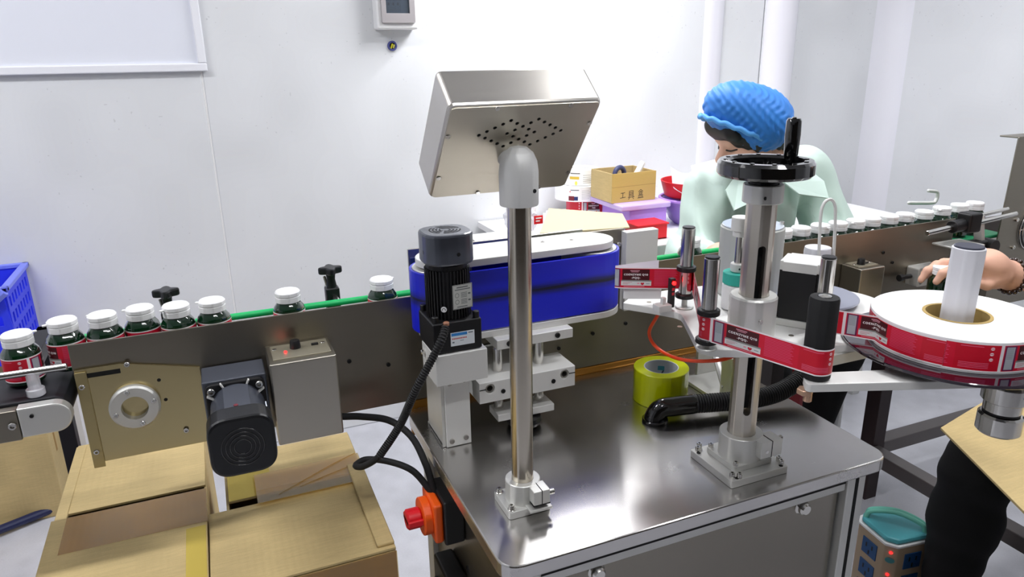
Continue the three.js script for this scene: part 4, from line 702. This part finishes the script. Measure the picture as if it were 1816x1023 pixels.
{
  const t = thing('purple_bowl', 'translucent purple bowl with white contents beside the tool box', 'bowl', [1.68, .79, -2.25]);
  part(t, 'bowl', lathe([[0, .791], [.065, .791], [.085, .81], [.112, .87], [.122, .885], [.122, .889], [.117, .889], [.106, .87], [.08, .815], [.06, .797], [0, .797]], 1.68, 0, -2.25, 56), M.purpleClear); part(t, 'rim', new THREE.TorusGeometry(.121, .006, 8, 56).rotateX(Math.PI / 2).translate(1.68, .888, -2.25), M.purple);
  part(scene, 'cotton_heap', new THREE.IcosahedronGeometry(.07, 4).scale(1, .55, 1).translate(1.68, .835, -2.25), M.offWhite).userData = { label: 'white soft heap inside the purple bowl', category: 'cloth' };
  const r = thing('red_basin', 'red plastic basin stacked on the purple bowl', 'basin', [1.68, .89, -2.25]);
  part(r, 'basin', lathe([[0, .8915], [.09, .8915], [.105, .90], [.118, .945], [.121, .955], [.116, .955], [.101, .905], [0, .897]], 1.68, 0, -2.25, 56), M.red);
  const g = new THREE.PlaneGeometry(.2, .15, 16, 12); const p = g.attributes.position; for (let i = 0; i < p.count; i++) p.setZ(i, .014 * Math.sin(p.getX(i) * 34) + .012 * Math.cos(p.getY(i) * 41 + p.getX(i) * 20)); g.computeVertexNormals();
  part(scene, 'grey_cloth', g.rotateX(-1.15).rotateY(-.45).translate(1.67, .965, -2.20), std(0xc9ccd6, .8, 0, { side: THREE.DoubleSide })).userData = { label: 'pale grey folded cloth lying in the red basin', category: 'cloth' };
  part(scene, 'loose_paper', bx(.10, .0015, .09, 0, 0, 0, .0005).rotateX(.9).rotateY(-.5).rotateZ(.3).translate(1.755, .972, -2.27), M.paper).userData = { label: 'white paper sheet standing in the red basin', category: 'paper' };
  const b = thing('red_box', 'small bright red plastic box at the front of the bench', 'box', [1.395, .79, -2.13]);
  part(b, 'box_shell', [bb(1.335, 1.455, .7905, .845, -2.165, -2.16, .001), bb(1.335, 1.455, .7905, .845, -2.085, -2.08, .001), bb(1.335, 1.34, .7905, .845, -2.16, -2.085, .001), bb(1.45, 1.455, .7905, .845, -2.16, -2.085, .001), bb(1.335, 1.455, .7905, .795, -2.165, -2.08, .001)], M.red); part(b, 'rim', [bb(1.33, 1.46, .842, .848, -2.17, -2.075, .002)], M.red);
}
{
  const s = new THREE.Shape(); s.moveTo(1.142, -2.39); s.lineTo(1.335, -2.185); s.lineTo(1.245, -1.99); s.lineTo(.945, -2.045); s.closePath();
  part(scene, 'cardboard_sheet', plan(s, .866, .005, .0008), M.cream).userData = { label: 'large pale cream cardboard sheet lying on the bench in front of the label rolls', category: 'cardboard' };
  const c = thing('bench_carton', 'low cardboard tray under the pale cardboard sheet', 'cardboard box', [1.13, .79, -2.15]);
  part(c, 'tray', bb(1.05, 1.235, .7905, .8655, -2.22, -2.07, .002), M.cream);
  // clear bag of bottles behind the monitor pole
  const bagG = new THREE.IcosahedronGeometry(1, 5); { const p = bagG.attributes.position, v = new THREE.Vector3(); for (let i = 0; i < p.count; i++) { v.fromBufferAttribute(p, i); const k = 1 + .10 * Math.sin(v.x * 9 + v.y * 5) * Math.cos(v.z * 8) + .07 * Math.sin(v.y * 17 + v.x * 7); p.setXYZ(i, v.x * .058 * k, v.y * .07 * k, v.z * .055 * k); } bagG.computeVertexNormals(); }
  const b = thing('plastic_bag', 'crumpled clear plastic bag with a red label behind the monitor pole', 'bag', [.985, .79, -2.28]);
  part(b, 'bag_film', bagG.translate(.99, .868, -2.30), M.clear); part(b, 'red_tag', bx(.034, .03, .002, 1.03, .868, -2.238, .0005), M.red); part(b, 'tag_print', [bx(.022, .004, .001, 1.03, .874, -2.2365, .0002), bx(.016, .004, .001, 1.027, .864, -2.2365, .0002)], M.white);
}
// ---------- right: second machine panel, stand, clamps ----------
{
  const t = thing('machine_stand', 'dark steel stand frame with low beams on the floor at the right', 'stand', [2.2, 0, -1.1]);
  const m = std(0x6f6a68, .45, .7);
  part(t, 'post', bb(1.845, 1.895, 0, .90, -1.50, -1.45, .002), std(0x3a2f30, .5, .5)); part(t, 'post', bb(2.75, 2.80, 0, .90, -1.50, -1.45, .002), m); part(t, 'post', bb(1.80, 1.85, 0, .2, -.52, -.47, .002), m);
  part(t, 'beam', bb(1.895, 2.75, .16, .205, -1.50, -1.45, .003), m); part(t, 'beam', bb(1.82, 1.87, .155, .20, -1.45, -.52, .003), m); part(t, 'beam', bb(1.895, 2.75, .86, .90, -1.50, -1.45, .003), m);
}
{
  const t = thing('fan_housing', 'tall brushed steel machine housing with a round fan grille at the right edge', 'machine', [2.3, .72, -1.26]);
  const s = shape([[1.937, .72], [2.75, .72], [2.75, 1.19], [1.95, 1.19]], .004); hole(s, 2.085, .935, .062);
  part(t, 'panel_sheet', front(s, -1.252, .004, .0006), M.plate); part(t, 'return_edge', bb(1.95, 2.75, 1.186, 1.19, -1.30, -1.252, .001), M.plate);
  part(t, 'fan_back', cy(.061, .01, 2.085, .935, -1.262, 'z', 36), M.black); const gr = []; for (const r of [.014, .026, .038, .05, .062]) gr.push(new THREE.TorusGeometry(r, .0018, 6, 44).translate(2.085, .935, -1.244)); gr.push(rod([2.02, .935, -1.245], [2.15, .935, -1.245], .0016, 8), rod([2.085, .87, -1.245], [2.085, 1.0, -1.245], .0016, 8)); part(t, 'fan_grille', gr, M.bright);
  for (const [x, y] of [[2.004, .966], [2.011, .888], [2.165, .966], [2.16, .89]]) part(t, 'bolt', screw(x, y, -1.248, 'z', .006, .005), M.bright);
  part(t, 'support', bb(2.74, 2.79, 0, .75, -1.30, -1.252, .002), M.plate); part(t, 'support', bb(1.99, 2.03, .72, .90, -1.46, -1.262, .002), M.plate); part(t, 'support', bb(1.99, 2.03, .88, .90, -1.50, -1.44, .002), M.plate);
}
{
  const t = thing('rail_clamp', 'steel rods joined by black clamps in front of the last bottles', 'clamp', [1.75, .99, -1.2]);
  part(t, 'rod', rod([1.60, .981, -1.20], [1.69, .988, -1.20], .0065, 14), M.bright); part(t, 'clamp_body', [rod([1.685, .988, -1.20], [1.725, .99, -1.20], .016, 16), bx(.045, .05, .04, 1.745, .995, -1.20, .006)], M.black); part(t, 'rod', rod([1.76, .99, -1.195], [1.905, 1.003, -1.19], .0065, 14), M.bright); part(t, 'rod', rod([1.76, 1.006, -1.20], [1.885, 1.016, -1.20], .005, 14), M.bright);
  part(t, 'flat_bar', bx(.012, .11, .022, 0, 0, 0, .001).rotateZ(.28).translate(1.80, .955, -1.205), M.aluLight); part(t, 'clamp_body', [cy(.02, .03, 1.825, .925, -1.19, 'z', 24), bx(.05, .04, .03, 1.795, .922, -1.20, .006)], M.black, 'black hand knob'); part(t, 'flat_plate', bx(.10, .004, .07, 1.72, .94, -1.20, .001).rotateZ(0), M.alu);
  part(t, 'clamp_post', rod([1.80, .90, -1.21], [1.80, .78, -1.248], .006, 12), M.bright);
}
{ // power tower on the floor
  const t = lthing('power_tower', 'teal topped tower socket with two red lights on the floor', 'power strip', [1.505, 0, -1.085], null, -.14);
  const body = (a, c, y0, h, b) => plan(shape([[-a + c, -a], [a - c, -a], [a, -a + c], [a, a - c], [a - c, a], [-a + c, a], [-a, a - c], [-a, -a + c]], .004), y0, h, b);
  part(t, 'tower_body', body(.068, .022, .004, .232, .002), M.towerBody); part(t, 'white_edge', body(.069, .022, .232, .007, .002), M.white); part(t, 'teal_top', body(.063, .02, .239, .014, .006), M.skyBlue);
  part(t, 'carry_handle', [-.004, .004].flatMap(q => [tb([[-.048 - q, .25, -.048 + q], [-.04 - q, .272, -.04 + q], [-q, .286, q], [.04 - q, .272, .04 + q], [.048 - q, .25, .048 + q]], .006, 40, 10)]), std(0x79cdb9, .45));
  for (const y of [.19, .125, .06]) {
    for (const k of [0, 1, 2, 3]) { const g = bx(.05, .045, .003, 0, 0, .0685, .001).rotateY(k * Math.PI / 2).translate(0, y, 0); const s = part(t, 'socket', g, M.socket); part(s, 'socket_slot', [bx(.004, .012, .001, -.01, .006, .0703, .0003), bx(.004, .012, .001, .01, .006, .0703, .0003), bx(.004, .012, .001, 0, -.012, .0703, .0003)].map(q => q.rotateY(k * Math.PI / 2).translate(0, y, 0)), M.black); }
    for (const k of [0, 1, 2, 3]) { if (k !== 3 && k !== 0) continue; const A = Math.PI / 4 + k * Math.PI / 2; part(t, 'switch_button', cy(.011, .004, 0, 0, .0815, 'z', 20).scale(1, .7, 1).rotateY(A).translate(0, y + .004, 0), M.button); if (y > .1) part(t, 'indicator', cy(.0035, .003, 0, 0, .0812, 'z', 14).rotateY(A).translate(0, y + .026, 0), M.ledOn); }
  }
  part(scene, 'tower_cord', tb([[1.575, .02, -1.13], [1.64, .012, -1.14], [1.74, .010, -1.10], [1.9, .010, -1.2], [2.3, .010, -1.3]], .008, 50, 10), M.rubber).userData = { label: 'black cord running over the floor from the tower socket', category: 'cord' };
}
{
  const s = new THREE.Shape(); s.moveTo(1.285, -.865); s.lineTo(1.46, -.905); s.lineTo(1.80, -.93); s.lineTo(1.80, -.35); s.lineTo(1.02, -.35); s.closePath();
  part(scene, 'cardboard_sheet', plan(s, .682, .005, .0008), M.card).userData = { label: 'brown cardboard sheet across the lap of the person at lower right', category: 'cardboard' };
  part(scene, 'hanging_cord', tb([[1.50, .68, -.72], [1.49, .60, -.735], [1.475, .50, -.73], [1.50, .40, -.71], [1.56, .3, -.68], [1.6, .1, -.66], [1.7, .008, -.6]], .008, 60, 10), M.rubber).userData = { label: 'black cord hanging at the lower right edge below the cardboard sheet', category: 'cord' };
}
{
  const b = thing('red_bin', 'dark red plastic bin on the floor behind the worktop', 'bin', [1.58, 0, -1.6]);
  part(b, 'bin_body', lathe([[0, .002], [.055, .002], [.066, .425], [.069, .432], [.064, .432], [.052, .01], [0, .01]], 1.588, 0, -1.60, 48), M.darkRed); part(b, 'rim', new THREE.TorusGeometry(.067, .004, 8, 48).rotateX(Math.PI / 2).translate(1.588, .431, -1.60), M.darkRed);
}

// ---------- people ----------
const v3 = (...a) => new THREE.Vector3(...a);
function sdfMesh(prims, cell, k, disp) {   // smooth union of tapered capsules [a, b, ra, rb] and ellipsoids {c, r, m}
  const box = new THREE.Box3();
  for (const p of prims) { if (Array.isArray(p)) { box.expandByPoint(v3(...p[0]).subScalar(p[2] + .03)); box.expandByPoint(v3(...p[0]).addScalar(p[2] + .03)); box.expandByPoint(v3(...p[1]).subScalar(p[3] + .03)); box.expandByPoint(v3(...p[1]).addScalar(p[3] + .03)); } else { const R = Math.max(...p.r) + .03; box.expandByPoint(v3(...p.c).subScalar(R)); box.expandByPoint(v3(...p.c).addScalar(R)); } }
  const size = box.getSize(v3()), ctr = box.getCenter(v3()), H = Math.max(size.x, size.y, size.z) / 2 + cell * 2, n = Math.ceil(2 * H / cell) + 1;
  const mc = new MarchingCubes(n, new THREE.MeshStandardMaterial(), false, false, 400000); mc.isolation = 0;
  const prep = prims.map(p => Array.isArray(p) ? { a: p[0], d: [p[1][0] - p[0][0], p[1][1] - p[0][1], p[1][2] - p[0][2]], ra: p[2], rb: p[3], k: p[4] ?? k } : { e: 1, c: p.c, r: p.r, m: p.m, k: p.k ?? k, sub: p.sub });
  for (const q of prep) if (!q.e) q.dd = q.d[0] ** 2 + q.d[1] ** 2 + q.d[2] ** 2 || 1e-9;
  const half = n / 2;
  for (let z = 0; z < n; z++) for (let y = 0; y < n; y++) for (let x = 0; x < n; x++) {
    const X = ctr.x + (x - half) / half * H, Y = ctr.y + (y - half) / half * H, Z = ctr.z + (z - half) / half * H; let d = 9;
    for (const q of prep) {
      let s;
      if (q.e) { let ax = X - q.c[0], ay = Y - q.c[1], az = Z - q.c[2]; if (q.m) { const m = q.m, bx = ax * m[0] + ay * m[1] + az * m[2], by = ax * m[3] + ay * m[4] + az * m[5], bz = ax * m[6] + ay * m[7] + az * m[8]; ax = bx; ay = by; az = bz; } const L = Math.hypot(ax / q.r[0], ay / q.r[1], az / q.r[2]); const L2 = Math.hypot(ax / q.r[0] ** 2, ay / q.r[1] ** 2, az / q.r[2] ** 2) || 1e-6; s = L * (L - 1) / L2; }
      else { const px = X - q.a[0], py = Y - q.a[1], pz = Z - q.a[2]; let t = (px * q.d[0] + py * q.d[1] + pz * q.d[2]) / q.dd; t = t < 0 ? 0 : t > 1 ? 1 : t; s = Math.hypot(px - q.d[0] * t, py - q.d[1] * t, pz - q.d[2] * t) - (q.ra + (q.rb - q.ra) * t); }
      if (q.sub) { const h = Math.max(q.k - Math.abs(-s - d), 0) / q.k; d = Math.max(d, -s) + h * h * q.k * .25; }
      else { const h = Math.max(q.k - Math.abs(s - d), 0) / q.k; d = Math.min(d, s) - h * h * q.k * .25; }
    }
    if (disp) d += disp(X, Y, Z);
    mc.field[z * n * n + y * n + x] = -d;
  }
  mc.update(); const c = mc.count ?? mc.geometry.drawRange.count;
  const g = new THREE.BufferGeometry(); const P = new Float32Array(mc.positionArray.slice(0, c * 3)), N = new Float32Array(mc.normalArray.slice(0, c * 3));
  for (let i = 0; i < c; i++) { P[3 * i] = ctr.x + P[3 * i] * H; P[3 * i + 1] = ctr.y + P[3 * i + 1] * H; P[3 * i + 2] = ctr.z + P[3 * i + 2] * H; }
  g.setAttribute('position', new THREE.BufferAttribute(P, 3)); g.setAttribute('normal', new THREE.BufferAttribute(N, 3)); return g;
}
{
  const t = thing('person', 'seated woman in a pale mint blouse and blue hair net, looking down beside the bench', 'person', [1.56, 0, -1.8]);
  // head frame: forward, up, side
  const hs = 1.12, F = v3(-.952, -.287, -.104).normalize(), U = v3(-.285, .958, -.031).normalize(), S = v3().crossVectors(U, F).normalize(); // S points to the viewer's side or away
  const HC = v3(1.478, 1.184, -1.70); const vs = S.z > 0 ? 1 : -1;
  const hp = (f, u, s) => HC.clone().addScaledVector(F, f * hs).addScaledVector(U, u * hs).addScaledVector(S, s * vs * hs).toArray();
  const big = ps => ps.map((p, i) => Array.isArray(p) ? [p[0], p[1], p[2] * hs, p[3] * hs, p[4]] : { ...p, r: p.r.map(q => q * hs) });
  const m = [F.x, F.y, F.z, U.x, U.y, U.z, S.x, S.y, S.z];
  const headPrims = [
    { c: hp(.005, .02, 0), r: [.090, .078, .075], m }, { c: hp(.035, -.03, 0), r: [.058, .075, .058], m, k: .03 },
    [hp(.055, -.085, .0), hp(.068, -.092, 0), .026, .020, .03], [hp(.090, .004, 0), hp(.112, -.030, 0), .008, .0125, .014],
    [hp(.104, -.034, .010), hp(.104, -.034, -.010), .008, .008, .01], [hp(.088, -.060, .018), hp(.088, -.060, -.018), .010, .010, .012],
    [hp(.086, .018, .030), hp(.086, .018, -.030), .010, .010, .02], { c: hp(.058, -.022, .040), r: [.022, .022, .02], m, k: .02 }, { c: hp(.058, -.022, -.040), r: [.022, .022, .02], m, k: .02 },
    { c: hp(.018, -.022, .064), r: [.016, .028, .009], m, k: .006 }, { c: hp(.018, -.022, -.064), r: [.016, .028, .009], m, k: .006 },
    [hp(-.03, -.06, 0), [1.553, 1.055, -1.76], .050, .055, .04]];
  const headG = sdfMesh(big(headPrims), .0045, .02);
  // arms and body under the clothes
  const hand = (w, dir, up) => { // wrist, direction, back-of-hand: palm with five fingers
    const W = v3(...w), D = v3(...dir).normalize(), B = v3(...up).normalize(), T = v3().crossVectors(D, B).normalize(), q = (a, b, c) => W.clone().addScaledVector(D, a).addScaledVector(T, b).addScaledVector(B, c).toArray(); const out = [[q(0, 0, 0), q(.05, 0, .004), .024, .028, .02], [q(.05, -.022, 0), q(.075, -.024, 0), .015, .012, .02], [q(.05, .02, 0), q(.078, .022, 0), .015, .012, .02]];
    [[-.030, .040], [-.010, .048], [.010, .046], [.029, .036]].forEach(([b, l]) => { out.push([q(.075, b, .002), q(.075 + l * .7, b, -.008), .0092, .0085, .006], [q(.075 + l * .7, b, -.008), q(.075 + l * 1.05, b, -.034), .0085, .0075, .006]); });
    out.push([q(.025, -.028, -.006), q(.055, -.052, -.018), .013, .010, .01], [q(.055, -.052, -.018), q(.08, -.054, -.03), .0095, .008, .006]); return out; };
  const handL = sdfMesh([[[1.245, .84, -1.575], [1.205, .90, -1.50], .027, .023, .01], ...hand([1.205, .90, -1.50], [-.35, .25, .75], [0, 1, -.2])], .004, .008);
  const handR = sdfMesh([[[1.70, .84, -1.575], [1.62, .90, -1.49], .027, .023, .01], ...hand([1.62, .90, -1.49], [-.55, .2, .55], [0, 1, -.2])], .004, .008);
  const core = sdfMesh([[[1.60, .56, -1.86], [1.58, .80, -1.82], .12, .11], [[1.58, .80, -1.82], [1.553, .98, -1.77], .11, .11], [[1.553, 1.0, -1.77], [1.548, 1.07, -1.757], .06, .055], [[1.36, 1.02, -1.745], [1.74, 1.015, -1.765], .045, .045], [[1.36, 1.02, -1.745], [1.285, .80, -1.67], .042, .036], [[1.285, .80, -1.67], [1.21, .895, -1.505], .036, .026], [[1.74, 1.015, -1.765], [1.80, .80, -1.67], .042, .036], [[1.80, .80, -1.67], [1.625, .895, -1.495], .036, .026], [[1.52, .53, -1.84], [1.44, .50, -1.54], .07, .055], [[1.68, .53, -1.84], [1.775, .50, -1.58], .07, .055], [[1.44, .50, -1.54], [1.43, .08, -1.62], .05, .035], [[1.775, .50, -1.58], [1.775, .08, -1.66], .05, .035]], .014, .05);
  part(t, 'body', [headG, handL, handR, core], M.skin);
  // clothes
  const wr = (X, Y, Z) => .0085 * Math.sin(X * 58 + Z * 30 + Math.sin(Y * 20) * .9) * (.55 + .45 * Math.sin(Y * 9 + X * 4)) + .002 * Math.sin(Y * 60 + X * 35 + Z * 20);
  const shirt = sdfMesh([[[1.60, .58, -1.86], [1.575, .80, -1.82], .150, .145], [[1.575, .80, -1.82], [1.553, .96, -1.775], .145, .140], [[1.40, 1.01, -1.75], [1.72, 1.04, -1.765], .072, .076], [[1.50, 1.04, -1.76], [1.60, 1.04, -1.765], .055, .055], [[1.352, 1.015, -1.742], [1.275, .83, -1.68], .068, .072], [[1.275, .83, -1.68], [1.262, .80, -1.66], .072, .060], [[1.262, .80, -1.66], [1.225, .872, -1.55], .060, .046], [[1.752, 1.045, -1.765], [1.81, .86, -1.69], .074, .076], [[1.81, .83, -1.69], [1.80, .80, -1.66], .074, .06], [[1.80, .80, -1.66], [1.665, .872, -1.53], .060, .046]], .0095, .05, wr);
  const sh = part(t, 'blouse', shirt, M.shirt, 'pale mint satin blouse with puffed sleeves');
  const flap = (pts) => { const g = new THREE.BufferGeometry(); const P = []; const tri = (a, b, c) => P.push(...a, ...b, ...c); const n = v3(...pts[1]).sub(v3(...pts[0])).cross(v3(...pts[2]).sub(v3(...pts[0]))).normalize().multiplyScalar(.003); const b = pts.map(p => v3(...p).add(n).toArray()); for (let i = 1; i < pts.length - 1; i++) { tri(pts[0], pts[i], pts[i + 1]); tri(b[0], b[i + 1], b[i]); } for (let i = 0; i < pts.length; i++) { const j = (i + 1) % pts.length; tri(pts[i], b[i], b[j]); tri(pts[i], b[j], pts[j]); } g.setAttribute('position', new THREE.Float32BufferAttribute(P, 3)); g.computeVertexNormals(); return g; };
  part(sh, 'collar', [flap([[1.40, 1.085, -1.665], [1.315, 1.045, -1.615], [1.318, .995, -1.575], [1.40, 1.02, -1.575], [1.47, 1.05, -1.60]]), flap([[1.52, 1.05, -1.61], [1.545, 1.02, -1.575], [1.66, .998, -1.575], [1.68, 1.04, -1.62], [1.63, 1.10, -1.69]])], M.shirt);
  part(sh, 'button_band', [tb([[1.52, 1.03, -1.655], [1.522, .95, -1.634], [1.53, .86, -1.652], [1.54, .78, -1.672]], .004, 30, 8)], M.shirt);
  const tr = sdfMesh([[[1.60, .52, -1.86], [1.60, .60, -1.86], .15, .145], [[1.52, .53, -1.84], [1.44, .50, -1.54], .092, .078], [[1.68, .53, -1.84], [1.775, .50, -1.58], .092, .08], [[1.44, .50, -1.54], [1.43, .09, -1.62], .074, .055], [[1.775, .50, -1.58], [1.775, .09, -1.66], .078, .056]], .013, .04);
  part(t, 'trousers', tr, M.trousers); part(t, 'shoe', sdfMesh([[[1.43, .045, -1.66], [1.42, .035, -1.52], .04, .034]], .008, .01), M.black); part(t, 'shoe', sdfMesh([[[1.775, .045, -1.70], [1.775, .035, -1.56], .04, .034]], .008, .01), M.black);
  const hair = sdfMesh(big([{ c: hp(.012, .015, 0), r: [.090, .078, .083], m }, [hp(.088, .045, .045), hp(.092, .050, -.03), .026, .026, .02], [hp(.080, .034, .056), hp(.035, .004, .074), .022, .018, .02], [hp(.035, .004, .074), hp(-.03, -.01, .070), .018, .02, .02], [hp(-.055, -.02, .045), hp(-.07, -.06, .02), .035, .028, .03], { c: hp(.104, -.035, 0), r: [.042, .052, .066], m, k: .01, sub: true }, { c: hp(.012, -.038, .078), r: [.018, .026, .02], m, k: .01, sub: true }]), .005, .015, (X, Y, Z) => .0016 * Math.sin(X * 240 + Y * 130 + Z * 60));
  part(t, 'hair', hair, M.hair, 'dark hair showing below the net');
  const A1 = v3(.79, -.34, .40).normalize(), A3 = v3(-.40, .05, .80).addScaledVector(A1, .0), A2 = v3().crossVectors(A3, A1).normalize(); A3.crossVectors(A1, A2).normalize(); const nm = [A1.x, A1.y, A1.z, A2.x, A2.y, A2.z, A3.x, A3.y, A3.z];
  const NC = v3(1.430, 1.243, -1.685), np = (a, b, c) => NC.clone().addScaledVector(A1, a).addScaledVector(A2, b).addScaledVector(A3, c).toArray();
  const net = sdfMesh([{ c: np(-.01, 0, 0), r: [.118, .084, .108], m: nm }, { c: np(.05, -.008, 0), r: [.078, .080, .10], m: nm, k: .05 }], .004, .03, (X, Y, Z) => { const q = v3(X, Y, Z).sub(NC), a = q.dot(A1), b = q.dot(A2), c = q.dot(A3); return .0018 * Math.sin(a * 330 + 2.6 * Math.sin(b * 75 + a * 22) + 2.0 * Math.sin(c * 60)) * (.6 + .4 * Math.sin(b * 130 + a * 60)) + .0009 * Math.sin(b * 320 + a * 150 + c * 90); });
  const nt = part(t, 'hair_net', net, M.net, 'blue crinkled disposable hair net');
  const bp = []; for (let i = 0; i < 48; i++) { const a = i / 48 * Math.PI * 2; bp.push(np(-.012 + .108 * Math.cos(a), -.050 + .0025 * Math.sin(i * 2.1), .099 * Math.sin(a))); } part(nt, 'elastic_band', tb(bp, .0075, 120, 8, true), M.netBand);
  part(t, 'eyebrow', [tb([hp(.094, .012, .014), hp(.091, .018, .03), hp(.078, .014, .048)], .0028, 20, 6)], M.hair); part(t, 'eyelid', [tb([hp(.098, -.008, .015), hp(.094, -.010, .028), hp(.084, -.008, .042)], .0022, 20, 6)], M.hair); part(t, 'lips', [rod(hp(.098, -.060, .012), hp(.098, -.060, -.012), .0045, 8)], M.lip);
  part(t, 'eyebrow', [tb([hp(.094, .012, -.014), hp(.091, .018, -.03), hp(.078, .014, -.048)], .0028, 20, 6)], M.hair); part(t, 'eyelid', [tb([hp(.098, -.008, -.015), hp(.094, -.010, -.028), hp(.084, -.008, -.042)], .0022, 20, 6)], M.hair);
  const c = thing('chair', 'white plastic chair with a curved back behind the seated woman', 'chair', [1.68, 0, -1.8]);
  part(c, 'seat', bb(1.44, 1.92, .40, .425, -1.965, -1.60, .012), M.white); part(c, 'backrest', [tb([[1.56, .42, -1.955], [1.56, .7, -1.975], [1.58, .88, -1.985], [1.65, .95, -1.99], [1.78, .955, -1.99], [1.93, .9, -1.965], [1.96, .75, -1.935], [1.94, .42, -1.93]], .011, 80, 10)], M.white);
  for (const [x, z] of [[1.47, -1.64], [1.89, -1.64], [1.47, -1.94], [1.89, -1.94]]) part(c, 'leg', rod([x, .001, z], [x, .41, z], .014, 12), M.white);
}
{
  const t = thing('person', 'person in black trousers at right edge, reaching a bare arm to a bottle', 'person', [1.95, 0, -.8]);
  const hd = [
    [[2.02, .855, -.98], [1.80, .880, -1.03], .042, .034], [[1.80, .880, -1.03], [1.715, .897, -1.05], .034, .026],
    [[1.715, .897, -1.05], [1.64, .925, -1.062], .030, .036, .03], [[1.64, .925, -1.062], [1.575, .944, -1.055], .034, .018, .03], [[1.65, .925, -1.085], [1.58, .940, -1.098], .028, .016, .03], [[1.66, .90, -1.06], [1.60, .905, -1.06], .026, .016, .02],
    [[1.575, .948, -1.050], [1.530, .944, -1.058], .0115, .0105, .006], [[1.530, .944, -1.058], [1.497, .928, -1.068], .0105, .0092, .006], [[1.497, .928, -1.068], [1.487, .908, -1.073], .0092, .0078, .006],
    [[1.578, .944, -1.076], [1.535, .940, -1.098], .011, .0098, .006], [[1.535, .940, -1.098], [1.504, .922, -1.112], .0098, .0085, .006], [[1.504, .922, -1.112], [1.492, .90, -1.115], .0085, .0075, .006],
    [[1.58, .936, -1.097], [1.545, .928, -1.122], .0105, .0092, .006], [[1.545, .928, -1.122], [1.52, .908, -1.13], .0092, .0082, .006],
    [[1.585, .928, -1.112], [1.56, .915, -1.132], .0092, .0082, .006], [[1.56, .915, -1.132], [1.545, .895, -1.136], .0082, .007, .006],
    [[1.655, .905, -1.035], [1.605, .895, -1.035], .016, .0125, .012], [[1.605, .895, -1.035], [1.560, .905, -1.048], .0115, .0095, .006]];
  const armG = sdfMesh(hd, .0042, .012);
  const core = sdfMesh([[[1.97, .62, -.75], [2.0, .85, -.78], .12, .115], [[2.0, .85, -.78], [2.0, 1.05, -.80], .11, .12], [[2.0, 1.1, -.80], [2.0, 1.18, -.80], .055, .05], [[2.0, 1.06, -.96], [2.0, 1.06, -.64], .05, .05], [[2.0, 1.06, -.97], [2.03, .86, -.985], .045, .04], [[2.0, 1.06, -.63], [1.98, .82, -.58], .045, .038], [[1.98, .82, -.58], [1.78, .74, -.56], .036, .026], { c: [1.985, 1.28, -.80], r: [.095, .115, .078] }, { c: [1.94, 1.24, -.80], r: [.06, .07, .055] }, [[1.892, 1.265, -.80], [1.878, 1.24, -.80], .008, .012, .012]], .012, .04);
  part(t, 'body', [armG, core], M.skin);
  part(t, 'shirt', sdfMesh([[[1.97, .64, -.75], [2.0, .85, -.78], .145, .14], [[2.0, .85, -.78], [2.0, 1.02, -.80], .14, .135], [[2.0, 1.055, -.94], [2.0, 1.055, -.66], .07, .07], [[2.0, 1.05, -.965], [2.02, .95, -.975], .07, .068], [[2.0, 1.05, -.635], [1.99, .93, -.6], .07, .068]], .012, .05), std(0x23252c, .8));
  part(t, 'trousers', sdfMesh([[[1.97, .55, -.86], [1.59, .53, -.94], .092, .072], [[1.59, .53, -.94], [1.567, .46, -.95], .074, .071], [[1.567, .46, -.95], [1.558, .34, -.95], .071, .074], [[1.558, .34, -.95], [1.538, .09, -.95], .074, .052], [[1.97, .575, -.68], [1.72, .565, -.58], .095, .074], [[1.72, .565, -.58], [1.70, .09, -.56], .074, .052], [[1.97, .62, -.77], [1.97, .66, -.77], .15, .14]], .011, .03, (X, Y, Z) => .0012 * Math.sin(Y * 90 + X * 30)), M.trousers);
  part(t, 'shoe', sdfMesh([[[1.54, .045, -.95], [1.41, .036, -.96], .042, .034]], .008, .01), M.black); part(t, 'shoe', sdfMesh([[[1.70, .045, -.56], [1.57, .036, -.56], .042, .034]], .008, .01), M.black);
  part(t, 'hair', sdfMesh([{ c: [2.01, 1.31, -.80], r: [.10, .105, .088] }, { c: [1.89, 1.25, -.80], r: [.05, .07, .08], sub: true, k: .01 }], .009, .01), M.hair);
  const bd = []; for (let i = 0; i < 19; i++) { const a = i / 19 * Math.PI * 2; bd.push(new THREE.SphereGeometry(.0068, 12, 10).translate(1.708 - .004 * Math.cos(a) + .008 * Math.sin(a), .898 + .0375 * Math.sin(a), -1.050 + .0375 * Math.cos(a))); }
  part(scene, 'bead_bracelet', bd, M.bead).userData = { label: 'dark brown glossy bead bracelet on the wrist at the right', category: 'bracelet' };
  const s = thing('stool', 'plain black stool under the person at the right edge', 'stool', [1.98, 0, -.77]); part(s, 'seat', cy(.17, .04, 1.98, .46, -.77, 'y', 36, .01), M.black); for (const [dx, dz] of [[-.11, -.11], [.11, -.11], [-.11, .11], [.11, .11]]) part(s, 'leg', rod([1.98 + dx, .001, -.77 + dz], [1.98 + dx * .8, .445, -.77 + dz * .8], .013, 12), M.black);
  bottle(1.524, .853, -1.088, 2, false, 'unlabelled green bottle held in the hand at the right');
}

scene.traverse(o => { if (o.isMesh) { o.castShadow = true; o.receiveShadow = true; } });
renderer.render(scene, camera);
